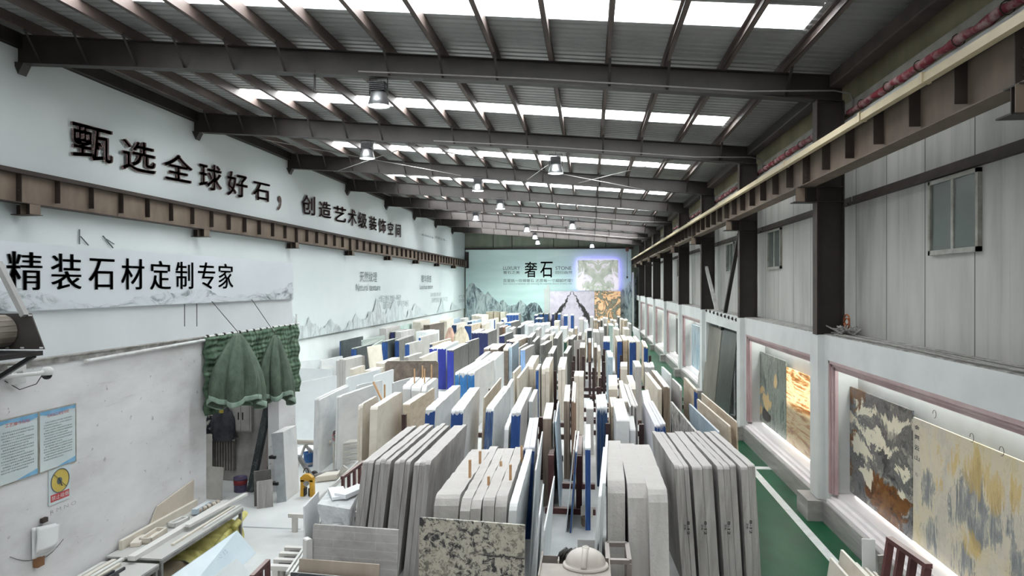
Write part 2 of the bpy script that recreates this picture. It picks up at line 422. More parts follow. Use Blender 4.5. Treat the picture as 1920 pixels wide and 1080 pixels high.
for k in range(1, 9):
    y0, y1 = FY[k]+.14, (FY[k+1] if k < 9 else 60)-.14
    MB().hexa([(4.02, y0, 7.33), (4.24, y0, 7.31), (4.24, y1, 7.31), (4.02, y1, 7.33)], [(4.02, y0, 7.55), (4.24, y0, 7.53), (4.24, y1, 7.53), (4.02, y1, 7.55)]).build('eave_beam', RUSTD if k % 2 else STEEL, label='dark box beam under the eave between right columns, %s bay' % ORD[k-1], cat='roof beam', group='eave beams', bevel=.02)
    z = 6.82; yy = y0
    if k < 6:
        rb = thing('rolled_tarp', 'dusty red rolled tarpaulin tied along the clerestory ledge, %s bay' % ORD[k-1], 'tarpaulin', (4.34, (y0+y1)/2, 6.84), 'red tarpaulin rolls')
        pts = [(4.34+.012*math.sin(i*1.7+k), y0+.05+(y1-y0-.1)*i/24, z+.075+.012*math.sin(i*2.3)) for i in range(25)]
        MB().tube(pts, [.055+.012*math.sin(i*2.1) for i in range(25)], 10).build('roll', M('red_tarp', '7a2230', 'a88a8a', rough=.7, scale=5, lo=.45, hi=.62), rb, smooth=True)
        for i in range(6): MB().tube([(4.34+.075*math.cos(a), y0+.4+i*.95, z+.075+.075*math.sin(a)) for a in [j*math.pi/5 for j in range(11)]], .007, 5).build('tie', RUSTD, rb)
    MB().box((4.38, y0-.1, 5.36), (4.45, y1+.1, 5.4)).box((4.43, y0-.1, 5.4), (4.45, y1+.1, 5.5)).build('wall_girt', RUSTD, label='rusty horizontal girt on the upper right wall, %s bay' % ORD[k-1], cat='wall rail', group='wall girts')

# windows of the upper right wall
GLASS = NT('dusty_glass'); GLASS = GLASS.out('5d6562', .18, 0, .6)
ALU = M('dirty_aluminium', 'a4a49e', '7f7c72', rough=.5, scale=6)
def win(i, y0, y1, z0, z1):
    w = struct(MB().box((4.40, y0, z0), (4.455, y0+.05, z1)).box((4.40, y1-.05, z0), (4.455, y1, z1)).box((4.40, y0, z0), (4.455, y1, z0+.06)).box((4.40, y0, z1-.05), (4.455, y1, z1)).box((4.41, (y0+y1)/2-.03, z0), (4.45, (y0+y1)/2+.03, z1)), 'window_%d' % i, ALU)
    MB().box((4.425, y0+.05, z0+.06), (4.432, (y0+y1)/2-.03, z1-.05)).build('pane', GLASS, w)
    MB().box((4.425, (y0+y1)/2+.03, z0+.06), (4.432, y1-.05, z1-.05)).build('pane', GLASS, w)
for i, y in enumerate((8.3, 16.4, 21.6, 34, 40)): win(i+1, y, y+1.15, 4.38, 5.34)

# lower right wall: piers, header, base
PK = M('pink_marble_trim', 'a08688', 'b8a4a3', rough=.35, scale=5, stretch=(1, .3, .3))
GM = stone('grey_wood_marble', [(.3, '787572'), (.5, '8d8a87'), (.7, 'a19e9b')], 2.2, .6, (1, .5, 4), rough=.3)
NW = M('niche_white', 'e8eae7', 'dfe1de', rough=.6)
mb = MB()
mb.box((3.96, -8, 2.74), (4.46, 60.3, 3.15))
mb.box((4.43, -8, 0), (4.52, 60.3, 3.15))
for k, y in enumerate(FY):
    mb.box((3.845, y-.12, .36), (4.46, y+.28, 3.15)).box((3.96, y-.30, .36), (4.46, y+.46, 2.74))
struct(mb, 'wall_right_base', WHITE)
mb = MB()
for (a, b) in ((-8, 18.0), (24.5, 60)):
    mb.box((3.90, a, 0), (4.45, b, .36))
for y in FY: mb.box((3.66, y-.2, 0), (4.2, y+.42, .35))
struct(mb, 'baseboard_right', GM)
SILL = M('white_marble_sill', 'e3dfdf', 'd3cccd', rough=.3, scale=3, stretch=(1, .2, 1))
mb = MB(); pk = MB()
for k in range(0, 10):
    if k == 4: continue
    y0 = FY[k-1]+.46 if k else -8; y1 = FY[k]-.30
    if k >= 1:
        mb.box((3.93, y0, .36), (4.43, y1, .42)).box((4.0, y0, .42), (4.43, y1, .47)).box((4.07, y0, .47), (4.43, y1, .53))
        for d, (xo) in ((.0, 3.955), (.05, 3.985), (.1, 4.015)):
            pk.box((xo, y0+d, 2.74-d), (xo+.05, y1-d, 2.69-d)).box((xo, y0+d, .53), (xo+.05, y0+d+.05, 2.74-d)).box((xo, y1-d-.05, .53), (xo+.05, y1-d, 2.74-d))
struct(mb, 'trim_3', SILL); struct(pk, 'trim_4', PK)
mb = MB()
for k in (1, 2, 3, 5, 6, 7): pass
DUSTY = M('grimy_ledge', '6f6d69', 'a9a7a3', rough=.8, scale=7, bump=.4)
struct(MB().box((3.98, -8, 3.15), (4.45, 60.3, 3.165)), 'trim_5', DUSTY)
# ================================================================ BANNERS AND LETTERING
def glyphs(s, w=0.):
    c = bpy.data.curves.new('t', 'FONT'); c.body = s; c.size = 1; c.offset = w; c.resolution_u = 4
    o = bpy.data.objects.new('t', c); COL.objects.link(o)
    dg = bpy.context.evaluated_depsgraph_get(); e = o.evaluated_get(dg); me = e.to_mesh()
    vs = [(v.co.x, v.co.y) for v in me.vertices]; fs = [tuple(p.vertices) for p in me.polygons]
    e.to_mesh_clear(); bpy.data.objects.remove(o); bpy.data.curves.remove(c)
    return vs, fs
def put(mb, s, fn, w=0., style=None):
    """lay the text s into the unit square and map it with fn(x, y) -> point"""
    vs, fs = glyphs(s, w)
    if not vs: return
    x0 = min(p[0] for p in vs); x1 = max(p[0] for p in vs); y0 = min(p[1] for p in vs); y1 = max(p[1] for p in vs)
    q = [((x-x0)/(x1-x0), (y-y0)/(y1-y0)) for x, y in vs]
    reps = [(0, 0)]
    if style == 'song': reps = [(-.026, 0), (0, 0), (.026, 0)]
    if style == 'kai': reps = [(-.02, -.008), (.02, .008)]; q = [(x, y*.93+.07*x) for x, y in q]
    for dx, dy in reps: mb.add([fn(x+dx, y+dy) for x, y in q], fs)
def wallX(X, y0, y1, z0, z1): return lambda x, y: Vector((X, y0+(y1-y0)*x, z0+(z1-z0)*y))
def wallY(Y, x0, x1, z0, z1): return lambda x, y: Vector((x0+(x1-x0)*x, Y, z0+(z1-z0)*y))
def onX(mb, s, X, u0, v0, u1, v1, **k):
    a, b = PX(u0, v0, X), PX(u1, v1, X); put(mb, s, wallX(X, a.y, b.y, b.z, a.z), **k)
def onY(mb, s, Y, u0, v0, u1, v1, **k):
    a, b = PY(u0, v0, Y), PY(u1, v1, Y); put(mb, s, wallY(Y, a.x, b.x, b.z, a.z), **k)

t = NT('banner_vinyl')
n = t.noise(t.mapping((1, .35, .6)), .6, 4); n2 = t.noise(t.mapping((1, .9, .12)), 2.0, 4, .5, .4)
t.bump(n2.outputs[0], .25, .05)
VINYL = t.out(t.ramp(n.outputs[0], [(.3, 'c9d2d3'), (.7, 'd6dddd')]), .36)
INKB = M('brown_ink', '523d3b', rough=.6); INKG = M('grey_ink', '5d6668', rough=.6); INKK = M('black_ink', '23262a', rough=.6)
def sheet(name, X, y0, y1, z0, z1, amp, ph, parent, nu=24, nv=10):
    def fn(a, b):
        y = y0+(y1-y0)*a; z = z0+(z1-z0)*b
        return (X+amp*(math.sin(y*1.9+ph)*.5+math.sin(y*.8+z*1.3+ph)*.6)*abs(math.sin(math.pi*a))**.5, y, z)
    o = MB().grid(fn, nu, nv).build(name, VINYL, parent, smooth=True); return o
ub = thing('wall_banner', 'upper white wall banner with big brown Chinese slogan above the left crane beam', 'banner', (-11.25, 25, 6.2))
lb = thing('wall_banner', 'lower pale wall banner with grey captions and misty mountains under the left crane beam', 'banner', (-11.25, 25, 1.9))
for k in range(-2, 9):
    ya = FY[k+1]+.02 if k >= -1 else -8; yb = (FY[k+2] if k < 8 else 60.2)-.02
    sheet('banner_sheet', -11.17 if k != 0 else -11.14, ya-.05*(k%2), yb+.05*(k%2), 6.2, 8.66 if k != 1 else 8.66, .016, k*2., ub)
    sheet('banner_sheet', -11.2, ya-.05, yb+.05, 1.92, 6.1, .018, k*1.3, lb, 24, 14)
mb = MB()
za, zb = PX(133, 222, -11.14).z, PX(210, 313, -11.14).z
for ch, a, b, q in (('甄', 133, 210, 0), ('选', 227, 291, 0), ('全', 305, 360, .03), ('球', 372, 415, 0), ('好', 424, 463, 0), ('石', 473, 505, .1), ('创', 565, 590, 0), ('造', 597, 620, .05),
                    ('艺', 625, 648, .05), ('术', 651.5, 668, 0), ('级', 670.5, 687.5, 0), ('装', 691, 705.7, .03), ('饰', 709, 723, 0), ('空', 726.7, 737, .05), ('间', 741.6, 751, 0)):
    y0, y1 = PX(a, 300, -11.14).y, PX(b, 300, -11.14).y
    put(mb, ch, wallX(-11.125, y0, y1, zb+q*(za-zb), za-q*(za-zb)), w=.012, style='kai')
    mb.build('slogan_character', INKB, ub); mb = MB()
y0, y1 = PX(519, 300, -11.14).y, PX(527, 300, -11.14).y; put(mb, '，', wallX(-11.125, y0, y1, zb-.1, zb+.45)); mb.build('slogan_comma', INKB, ub)
mb = MB()
onX(mb, '—集自然之美', -11.12, 785.6, 436, 813, 448); onX(mb, '|天然之境—', -11.12, 815, 442, 839, 454)
mb.build('small_lettering', INKG, ub)
mb = MB()
onX(mb, '天然纹理', -11.17, 675, 508, 707, 529); mb.build('caption_lettering', INKG, lb); mb = MB()
onX(mb, '奢华质感', -11.17, 790.6, 515.5, 808.7, 529.5)
mb.build('caption_lettering', INKG, lb); mb = MB()
onX(mb, 'Natural texture', -11.17, 668, 532, 713.3, 544.5); mb.build('caption_lettering', INKG, lb); mb = MB()
onX(mb, 'Luxurious texture', -11.17, 787, 533, 811.6, 541.5)
mb.build('caption_lettering', INKG, lb)
mb = MB()
onX(mb, '大理石的色彩 就像是一种天然', -11.17, 710, 554, 752, 563.5, w=-.004); onX(mb, '蕴藏天然之美的 雕琢非凡的艺术色彩', -11.17, 718.6, 566, 766.4, 574, w=-.004)
onX(mb, '石材的质感 奢华自然', -11.17, 807, 549, 827, 555, w=-.004); onX(mb, '石材的生命力 在岁月中沉淀', -11.17, 809.6, 558.5, 839.3, 564.5, w=-.004)
onX(mb, '大气之美', -11.17, 860, 553, 871, 558); onX(mb, '艺术空间', -11.17, 860, 561, 871, 566)
mb.build('small_lettering', M('light_ink', '868e90', rough=.6), lb)
# printed mountains
def mountain_mat(name, dark, mid, light, axis):
    t = NT(name)
    rot = (0, .5, 0) if axis == 'Y' else (.5, 0, 0)
    n = t.noise(t.mapping((1.2, 1.2, .45) if axis == 'Y' else (1, 1.2, .5), rot), 1.7, 9, .68, 1.4)
    col = t.ramp(n.outputs[0], [(.36, dark), (.46, mid), (.56, light), (.7, light)])
    return t.out(col, .5)
MTA = mountain_mat('printed_mountain_grey', '8b8f91', 'aab0b2', 'c4cbcc', 'X')
MTF = mountain_mat('printed_mountain_faint', '9aa4a8', 'b5bfc2', 'c7d0d1', 'X')
MTB = mountain_mat('printed_mountain_dark', '3f4a52', '8b99a0', 'bccacb', 'Y')
def ridge(pts, rough, seed, sub=4):
    rnd = random.Random(seed)
    for _ in range(sub):
        out = [pts[0]]
        for a, b in zip(pts, pts[1:]):
            L = abs(b[0]-a[0])
            out += [((a[0]+b[0])/2, (a[1]+b[1])/2+rnd.uniform(-1, 1)*rough*L), b]
        pts = out
    return pts
def strip(mb, pts, base, fn):
    for a, b in zip(pts, pts[1:]): mb.add([fn(a[0], base), fn(b[0], base), fn(b[0], max(b[1], base+.01)), fn(a[0], max(a[1], base+.01))], [(0, 1, 2, 3)])
mb = MB()
for (c, h, w, sd) in ((24.6, .95, 1.3, 1), (26.0, .85, 1.3, 2), (28.2, .6, 1.8, 3), (31.5, .8, 1.6, 4), (34.6, 1.4, 2.2, 9)):
    p = ridge([(c-w, 1.93), (c-w*.55, 1.93+h*.55), (c-w*.3, 1.93+h*.5), (c, 1.93+h), (c+w*.35, 1.93+h*.6), (c+w*.6, 1.93+h*.5), (c+w, 1.93)], .25, sd)
    mb = MB(); strip(mb, p, 1.93, lambda y, z: (-11.165+.002*sd, y, z)); mb.build('printed_mountain', MTA, lb)
mb = MB()
for (c, h, w, sd) in ((38, 1.2, 2.6, 5), (43, .8, 3, 6), (50.5, 1.1, 1.8, 7), (55, .6, 2.6, 8)):
    p = ridge([(c-w, 1.93), (c-w*.4, 1.93+h*.6), (c, 1.93+h), (c+w*.3, 1.93+h*.7), (c+w, 1.93)], .25, sd)
    mb = MB(); strip(mb, p, 1.93, lambda y, z: (-11.163+.002*sd, y, z)); mb.build('printed_mountain', MTF, lb)

# back wall banner
Y0 = 60.18
bb = thing('back_banner', 'big pale teal banner with black Chinese title and snowy mountains across the back wall', 'banner', (-3.8, Y0, .6))
t = NT('teal_vinyl')
n = t.noise(t.mapping((.25, 1, 1.2)), 1.2, 6, .55, .5)
TEAL = t.out(t.ramp(n.outputs[0], [(.3, 'bdd6d6'), (.6, 'c9e0e0'), (.8, 'd6e8e8')]), .5)
MB().box((-11.1, Y0, .6), (3.62, Y0+.02, 7.22)).build('banner_sheet', TEAL, bb)
mb = MB()
for ch, a, b in (('奢', 984, 1007), ('石', 1013, 1036)):
    for dx, dz in ((-.35, 0), (.35, 0), (0, .3), (0, -.3)): onY(mb, ch, Y0-.01, a+dx, 491+dz, b+dx, 519.8+dz)
mb.build('title_lettering', INKK, bb)
mb = MB()
onY(mb, 'LUXURY', Y0-.01, 943.5, 499.5, 975, 506, w=.008); onY(mb, 'STONE', Y0-.01, 1041.5, 499.5, 1071.7, 506, w=.008)
mb.build('caption_lettering', INKG, bb); mb = MB()
onY(mb, '奢石之美', Y0-.01, 943.5, 508, 974.5, 513.6, w=.006); onY(mb, '回归自然', Y0-.01, 1041.5, 508, 1073, 513.6, w=.006)
mb.build('caption_lettering', INKG, bb); mb = MB()
onY(mb, '百里挑一珍稀奢石 还原每一寸细腻纹理！', Y0-.01, 943.5, 523.2, 1073.3, 529.2, w=.004)
mb.build('caption_lettering', INKG, bb); mb = MB()
onY(mb, 'Each stone in a hundred, still restoring the exquisite texture of every inch', Y0-.01, 944, 530.6, 1072, 534)
mb.build('caption_lettering', INKG, bb)
def pyx(u, v): p = PY(u, v, Y0); return (p.x, p.z)
mb = MB(); fn = lambda x, z: (x, Y0-.012, z)
R1 = ridge([pyx(*q) for q in ((873, 545), (880, 533), (886, 530), (892, 537), (898, 541), (904, 547), (909, 552), (915, 546), (922, 556), (930, 563), (938, 570), (947, 578), (956, 583), (966, 590), (985, 600))], .22, 11, 3)
strip(mb, R1, .7, fn)
R2 = ridge([pyx(*q) for q in ((930, 580), (938, 565), (944, 562), (952, 572), (965, 572), (976, 562), (985, 570), (996, 580), (1012, 590))], .12, 12, 3)
strip(mb, R2, .7, lambda x, z: (x, Y0-.009, z))
R4 = ridge([pyx(*q) for q in ((1158, 560), (1165, 545), (1172, 540), (1178, 531), (1184, 527), (1190, 520), (1193, 522))], .25, 14, 3)
mb.build('printed_mountains', MTB, bb); mb = MB(); strip(mb, R4, .7, fn)
mb.build('printed_mountains', MTB, bb)
mb = MB()
R3 = ridge([pyx(*q) for q in ((978, 592), (985, 578), (992, 570), (1002, 567), (1011, 572), (1016, 580), (1020, 592))], .3, 13, 3)
strip(mb, R3, .7, lambda x, z: (x, Y0-.016, z))
mb.build('printed_rock', mountain_mat('printed_rock_dark', '23282c', '3f4a50', '9fb0b4', 'Y'), bb)
# frame around and beam above
MB().box((-11.2, Y0-.08, 7.2), (3.8, Y0+.05, 7.36)).build('gable_beam', STEEL, label='dark steel beam across the top of the back banner', cat='roof beam')
for i, x in enumerate((-8.6, -6.9, -3.2, -1.0, 1.4)): MB().box((x-.03, 60.2, 7.36), (x+.03, 60.28, 8.9)).build('gable_stud', STEEL, label='thin steel stud on the gable above the back banner, %s from the left wall' % ORD[i], cat='stud', group='gable studs')
MB().box((-11.15, 60.02, 5.55), (-10.8, 60.12, 7.0)).build('crane_end_stop', STEEL, label='dark steel post in the far corner at the end of the left crane beam', cat='post')
# glowing show slabs on the back wall
def mirrored(name, build):
    t = NT(name); sx = t.n.new('ShaderNodeSeparateXYZ'); t.l.new(t.co.outputs['Object'], sx.inputs[0])
    cx = t.n.new('ShaderNodeCombineXYZ'); t.l.new(t.math('ABSOLUTE', sx.outputs[0]), cx.inputs[0]); t.l.new(sx.outputs[1], cx.inputs[1]); t.l.new(sx.outputs[2], cx.inputs[2])
    col, g = build(t, cx.outputs[0], sx); t.l.new(col, t.p.inputs['Emission Color']); t.p.inputs['Emission Strength'].default_value = g
    return t.out(col, .3)
def bA(t, v, sx):
    n = t.noise(t.mapping((.7, 1, .7), (0, .3, 0), v), 1.3, 9, .7, 1.0)
    c = t.ramp(n.outputs[0], [(.3, '3a3a38'), (.39, '9fa49a'), (.5, 'b5b9ae'), (.54, 'd8d0dd'), (.62, 'f6eef8'), (.75, 'e2b9e0')]); return c, .5
def bB(t, v, sx):
    n = t.noise(v, 2.2, 8, .65, .8)
    # two dark bands that run down and outwards from the middle
    s = t.math('ADD', t.math('MULTIPLY', t.math('ABSOLUTE', sx.outputs[0]), 1.0), t.math('MULTIPLY', sx.outputs[2], .62))
    s = t.math('ADD', s, t.math('MULTIPLY', t.math('SUBTRACT', n.outputs[0], .5), 1.1))
    wd = t.math('ADD', .06, t.math('MULTIPLY', t.math('SUBTRACT', 3.3, sx.outputs[2]), .13))
    f = t.ramp(t.math('DIVIDE', t.math('ABSOLUTE', t.math('SUBTRACT', s, 2.14)), wd), [(.6, 1.), (.9, .6), (1.3, .0)])
    c = t.mix(f, t.ramp(n.outputs[0], [(.3, 'b5adb8'), (.5, 'cdc3d3'), (.75, 'd6d0d4')]), '2b2b2b'); return c, .16
def bC(t, v, sx):
    n = t.noise(t.mapping((1, 1, .8)), .9, 9, .7, 2.)
    c = t.ramp(n.outputs[0], [(.33, '4b5149'), (.42, '8f9081'), (.47, '3a3a34'), (.5, 'e6b88c'), (.62, 'efc9a4'), (.75, 'd99a66')]); return c, .4
for nm, u0, v0, u1, v1, f, lab in (('show_slab', 1083.5, 487.5, 1159.5, 545, bA, 'backlit grey and pink mirrored stone panel high on the back banner'),
                                   ('show_slab', 1031, 546, 1114.5, 612, bB, 'backlit pale bookmatched slab with two dark mountain-like veins at the back wall'),
                                   ('show_slab', 1115, 546, 1163.5, 612, bC, 'backlit orange and grey veined slab at the back wall')):
    a, b = PY(u0, v0, 59.84), PY(u1, v1, 59.84)
    ss_ = MB().box((a.x, 59.84, b.z if v1 < 600 else 0.), (b.x, 59.88, a.z)).build(nm, mirrored('backlit_stone_'+'abc'[[bA, bB, bC].index(f)], f), label=lab, cat='stone slab')
    if v1 < 600: UPS = ss_
a, b = PY(1083.5, 487.5, 59.84), PY(1159.5, 545, 59.84)
MB().box((b.x-.1, 59.89, b.z+.1), (b.x-.04, 59.93, a.z-.1)).box((a.x+.04, 59.89, b.z+.1), (a.x+.1, 59.93, a.z-.1)).box((a.x+.04, 59.89, a.z-.1), (b.x-.04, 59.93, a.z-.04)).build('light_strip', EM('lilac_led', 'a98cff', 13), UPS)
a, b = PY(1020, 541, 60.05), PY(1031, 612, 60.05)
MB().box((a.x, 60.0, 0), (b.x, 60.06, a.z)).box((a.x+.25, 59.96, 0), (b.x-.05, 60.0, a.z+.3)).build('tall_board', WHITE, label='tall narrow white panel beside the pale backlit slab', cat='panel')
a, b = PY(1190, 520, 59.0), PY(1197, 612, 59)
MB().box((3.66, 58.2, 0), (3.72, 60.0, 5.1)).build('tall_board', WHITE, label='tall white panel in the far right corner', cat='panel')
h = thing('hoist_hook', 'small hoist with hanging control cord at the end of the right crane beam', 'hoist', (3.0, 57, 5.0))
p = PY(1176, 470, 57); q = PY(1176, 519, 57)
MB().box((p.x-.12, 56.9, p.z-.05), (p.x+.12, 57.1, p.z+.25)).build('hoist_body', M('rust_red', '5a2f2a', rough=.6), h)
MB().bar((p.x, 57, p.z+.15), (3.56, 57, p.z+.15), .08, .08).build('trolley_arm', STEEL, h)
MB().tube([(p.x, 57, p.z), (q.x, 57, q.z)], .018, 5).build('cord', STEEL, h)
MB().box((q.x-.06, 56.95, q.z-.12), (q.x+.06, 57.05, q.z+.05)).build('pendant_switch', STEEL, h)

# high-bay lamps
LB = M('lamp_black', '1e1e20', rough=.4); LR = M('lamp_reflector', 'b9bcbd', '9a9c9d', rough=.3, metal=.8)
def lamp(x, y, zb, glow, lab):
    zr = zbo(x); L = thing('high_bay_lamp', lab, 'lamp', (x, y, zb), 'high bay lamps')
    MB().lathe((x, y, zb), [(.215, 0), (.20, .015), (.185, .09), (.15, .22), (.135, .26), (.0, .262)], 24, caps=False).build('reflector', LR, L, smooth=True)
    rf_ = [x for x in COL.objects if x.parent == L][0]; MB().lathe((x, y, zb+.012), [(0, 0), (.196, .0), (.19, .012), (0, .016)], 24).build('lens', EM('lamp_glow_%d' % glow, 'f4fbff', glow), rf_)
    b = MB()
    for i in range(5): b.box((x-.14, y-.14, zb+.27+.036*i), (x+.14, y+.14, zb+.29+.036*i))
    b.box((x-.1, y-.1, zb+.26), (x+.1, y+.1, zb+.45)).build('heat_sink', LB, L)
    MB().tube([(x-.17, y, zb+.2), (x-.17, y, zb+.52), (x+.17, y, zb+.52), (x+.17, y, zb+.2)], .012, 6).tube([(x, y, zb+.52), (x, y, max(zr, zb+.56))], .008, 5).build('bracket', LB, L)
    if glow > 20:
        l = bpy.data.lights.new('lamp_light', 'SPOT'); l.energy = 1300 if y < 50 else 3400; l.spot_size = 2.5 if y < 50 else 2.8; l.spot_blend = .6; l.shadow_soft_size = .2; l.color = (.86, 1, .93)
        o = bpy.data.objects.new('lamp_light', l); COL.objects.link(o); o.parent = L; o.location = (0, 0, -.03)
for x, y, z, g, lab in ((-3.86, 12.15, 7.3, 7, 'black high bay lamp hanging from the first rafter, nearest to the camera'),
                        (-6.1, 18.15, 7.5, 6, 'black high bay lamp under the second rafter, nearer the left banner wall'),
                        (-.9, 18.15, 6.98, 6, 'black high bay lamp under the second rafter, over the middle of the hall'),
                        (-4.0, 24.15, 7.4, 60, 'brightly lit high bay lamp under the third rafter'),
                        (-3.98, 30.15, 7.42, 60, 'brightly lit high bay lamp under the fourth rafter'),
                        (-6.1, 36.15, 7.5, 4, 'dim high bay lamp under the fifth rafter on the banner side'),
                        (-.92, 36.15, 7.0, 4, 'dim high bay lamp under the fifth rafter over the middle of the hall'),
                        (-3.89, 42.15, 7.35, 60, 'brightly lit high bay lamp under the sixth rafter'),
                        (-3.87, 48.15, 7.3, 4, 'dim high bay lamp under the seventh rafter'),
                        (-4.14, 54.15, 7.3, 60, 'brightly lit high bay lamp under the last rafter before the back banner'),
                        (.18, 54.15, 6.98, 4, 'small dim high bay lamp under the last rafter, right of the bright one')):
    lamp(x, y, z, g, lab)
# roof cross-bracing rods
for i, (a, b) in enumerate((((-9.2, 18.3, 8.15), (-4.6, 24.0, 7.95)), ((-4.9, 18.3, 7.87), (1.9, 24, 7.32)), ((-2.2, 24, 7.75), (-.6, 18.3, 7.6)), ((-.4, 24, 7.6), (2.6, 18.3, 7.4)), ((-4.6, 18.3, 7.95), (-9.2, 24., 8.2)))):
    MB().tube([a, b], .012, 6).build('bracing_rod', M('bright_rod', '8b8986', rough=.4, metal=.5), label='thin bracing rod under the roof between second and third rafters, %s from left' % ORD[i], cat='rod', group='roof bracing rods')
# ================================================================ LEFT PARTITION AND ITS THINGS
WX = -6.0
t = NT('rough_plaster')
n1 = t.noise(t.mapping((1, .5, 1.2)), 1.6, 8, .62); n2 = t.noise(t.mapping((1, 1, 1)), 9, 4); n3 = t.noise(t.mapping((1, .3, 2.2)), 2.6, 6, .7, .6)
col = t.ramp(n1.outputs[0], [(.3, 'c3c2c2'), (.5, 'd6d6d7'), (.7, 'e0e1e2')])
col = t.mix(t.ramp(n3.outputs[0], [(.62, 0.), (.72, .5)]), col, 'b3aeac'); col = t.mix(t.ramp(n2.outputs[0], [(.66, 0.), (.7, .6)]), col, '8a8686')
t.bump(n1.outputs[0], .25, .03)
ROUGH = t.out(col, .8)
SMOOTHW = M('smooth_white_wall', 'dfe4e7', 'd5dadd', rough=.7, scale=1)
JY = PX(386, 700, WX).y                      # left jamb of the opening
PY0, PY1 = 12.55, 13.3                       # pier right of the opening
mb = MB().box((WX-.22, -8, 0), (WX, JY, 3.2)).box((WX-.22, PY0, 0), (WX, PY1, 3.2)).box((WX-.2, JY, 2.95), (WX-.04, PY0, 3.2))
struct(mb, 'wall_partition', ROUGH)
mb = MB().box((WX-.3, -8, 3.2), (WX-.06, PY1, 3.74))
struct(mb, 'wall_parapet', SMOOTHW)
struct(MB().box((WX-.06, -8, 3.19), (WX+.03, JY, 3.205)).box((WX-.02, 3, 3.13), (WX+.02, JY-.2, 3.19)), 'trim_6', DUSTY)
# cabin behind the opening
struct(MB().box((-8.2, -2, 0), (-8.1, 13.3, 3.2)).box((-8.2, 13.2, 0), (WX-.2, 13.3, 3.2)).box((-8.2, 6.5, 0), (WX-.2, 6.6, 3.2)), 'wall_cabin', M('grimy_wall', '8e8b88', '6d6a67', rough=.85, scale=2.4, bump=.2))

# long shop sign
sg = thing('shop_sign', 'long white shop sign with black Chinese lettering and ink mountains on the near left wall', 'sign', (WX, 6, 3.72))
zt0, zb0 = 4.47, 3.73
y1 = PX(551, 490, WX).y
MB().box((WX-.05, -2, zb0), (WX-.01, y1, zt0)).build('sign_board', M('sign_white', 'dbe2e8', 'd3dade', rough=.45, scale=.5), sg)
mb = MB(); S = WX-.004
for ch, a, b, v0, v1 in (('精', 12.7, 78.3, 473, 543), ('装', 97, 152, 477, 542), ('石', 167, 214, 486, 542), ('材', 228, 270, 486, 542), ('定', 282, 320, 490, 542), ('制', 330, 362, 492, 541), ('专', 372, 403, 493, 541), ('家', 410, 437, 495.5, 540)):
    p, q = PX(a, (v0+v1)/2, S), PX(b, (v0+v1)/2, S); um = (a+b)/2
    put(mb, ch, wallX(S, p.y, q.y, PX(um, v1+1, S).z, PX(um, v0-1, S).z), w=-.001, style='song')
mb.build('lettering', INKK, sg)
mb = MB()
for pts, sd in (((( -2, 3.86), (4.0, 3.86), (5.0, 3.93), (6.2, 3.98), (7.0, 3.9), (8.4, 3.80)), 31), (((7.6, 3.76), (8.4, 3.86), (9.0, 3.92), (9.4, 3.9), (9.9, 3.95), (10.6, 3.84), (11.6, 3.76)), 32), (((10.8, 3.77), (12.2, 3.85), (12.8, 3.95), (y1-.02, 4.08)), 33)):
    strip(mb, ridge(list(pts), .12, sd, 4), 3.735, lambda y, z, d=sd: (S-.003+.001*(d-30), y, z))
MTS = NT('ink_mountain'); nn = MTS.noise(MTS.mapping((1, .9, 2.2), (.5, 0, 0)), 1.6, 9, .7, 1.6)
MTS = MTS.out(MTS.ramp(nn.outputs[0], [(.34, '4b5055'), (.42, '9aa3a8'), (.5, 'ccd3d8'), (.7, 'd8dfe4')]), .5)
mb.build('printed_mountains', MTS, sg)
for i, (u, v) in enumerate(((346, 567), (369, 567))):
    p = PX(u, v, WX+.005); MB().tube([(WX+.005, p.y, zb0), (WX+.005, p.y, PX(u, v+45, WX).z)], .006, 5).build('hanging_wire', STEEL, label='thin wire hanging down the wall from the shop sign, %s of two' % ('nearer' if i == 0 else 'farther'), cat='wire')
# black marks left on the banner above the sign
mb = MB()
for u0, v0, u1, v1 in ((149, 430, 149, 458), (151, 443, 166, 460), (193, 442, 212, 465), (199, 448, 214, 458)):
    mb.bar(PX(u0, v0, -11.165), PX(u1, v1, -11.165), .03, .01)
mb.build('pen_marks', INKG, lb)

# pipe along the wall top, curtain rail
RAIL = M('rail_white', 'd9dcdc', 'b9b9b6', rough=.5, scale=5)
a, b = PX(160, 677, WX+.05), PX(378, 618, WX+.05)
MB().tube([a, (WX+.05, JY+.05, 3.16)], .022, 8).build('conduit_pipe', RAIL, label='thin white pipe along the dusty ledge of the near left wall', cat='pipe')
MB().tube([(WX+.03, JY-.1, 3.2), (WX+.03, PY1+.1, 3.22)], .02, 8).build('curtain_rail', RAIL, label='thin white rail carrying the green quilt over the opening', cat='rail')
MB().tube([(WX+.035, PY1-.02, 3.42), (WX+.035, PY1-.02, 2.2)], .016, 6).build('cable_pipe', RAIL, label='white upright pipe at the far end of the green quilt', cat='pipe')

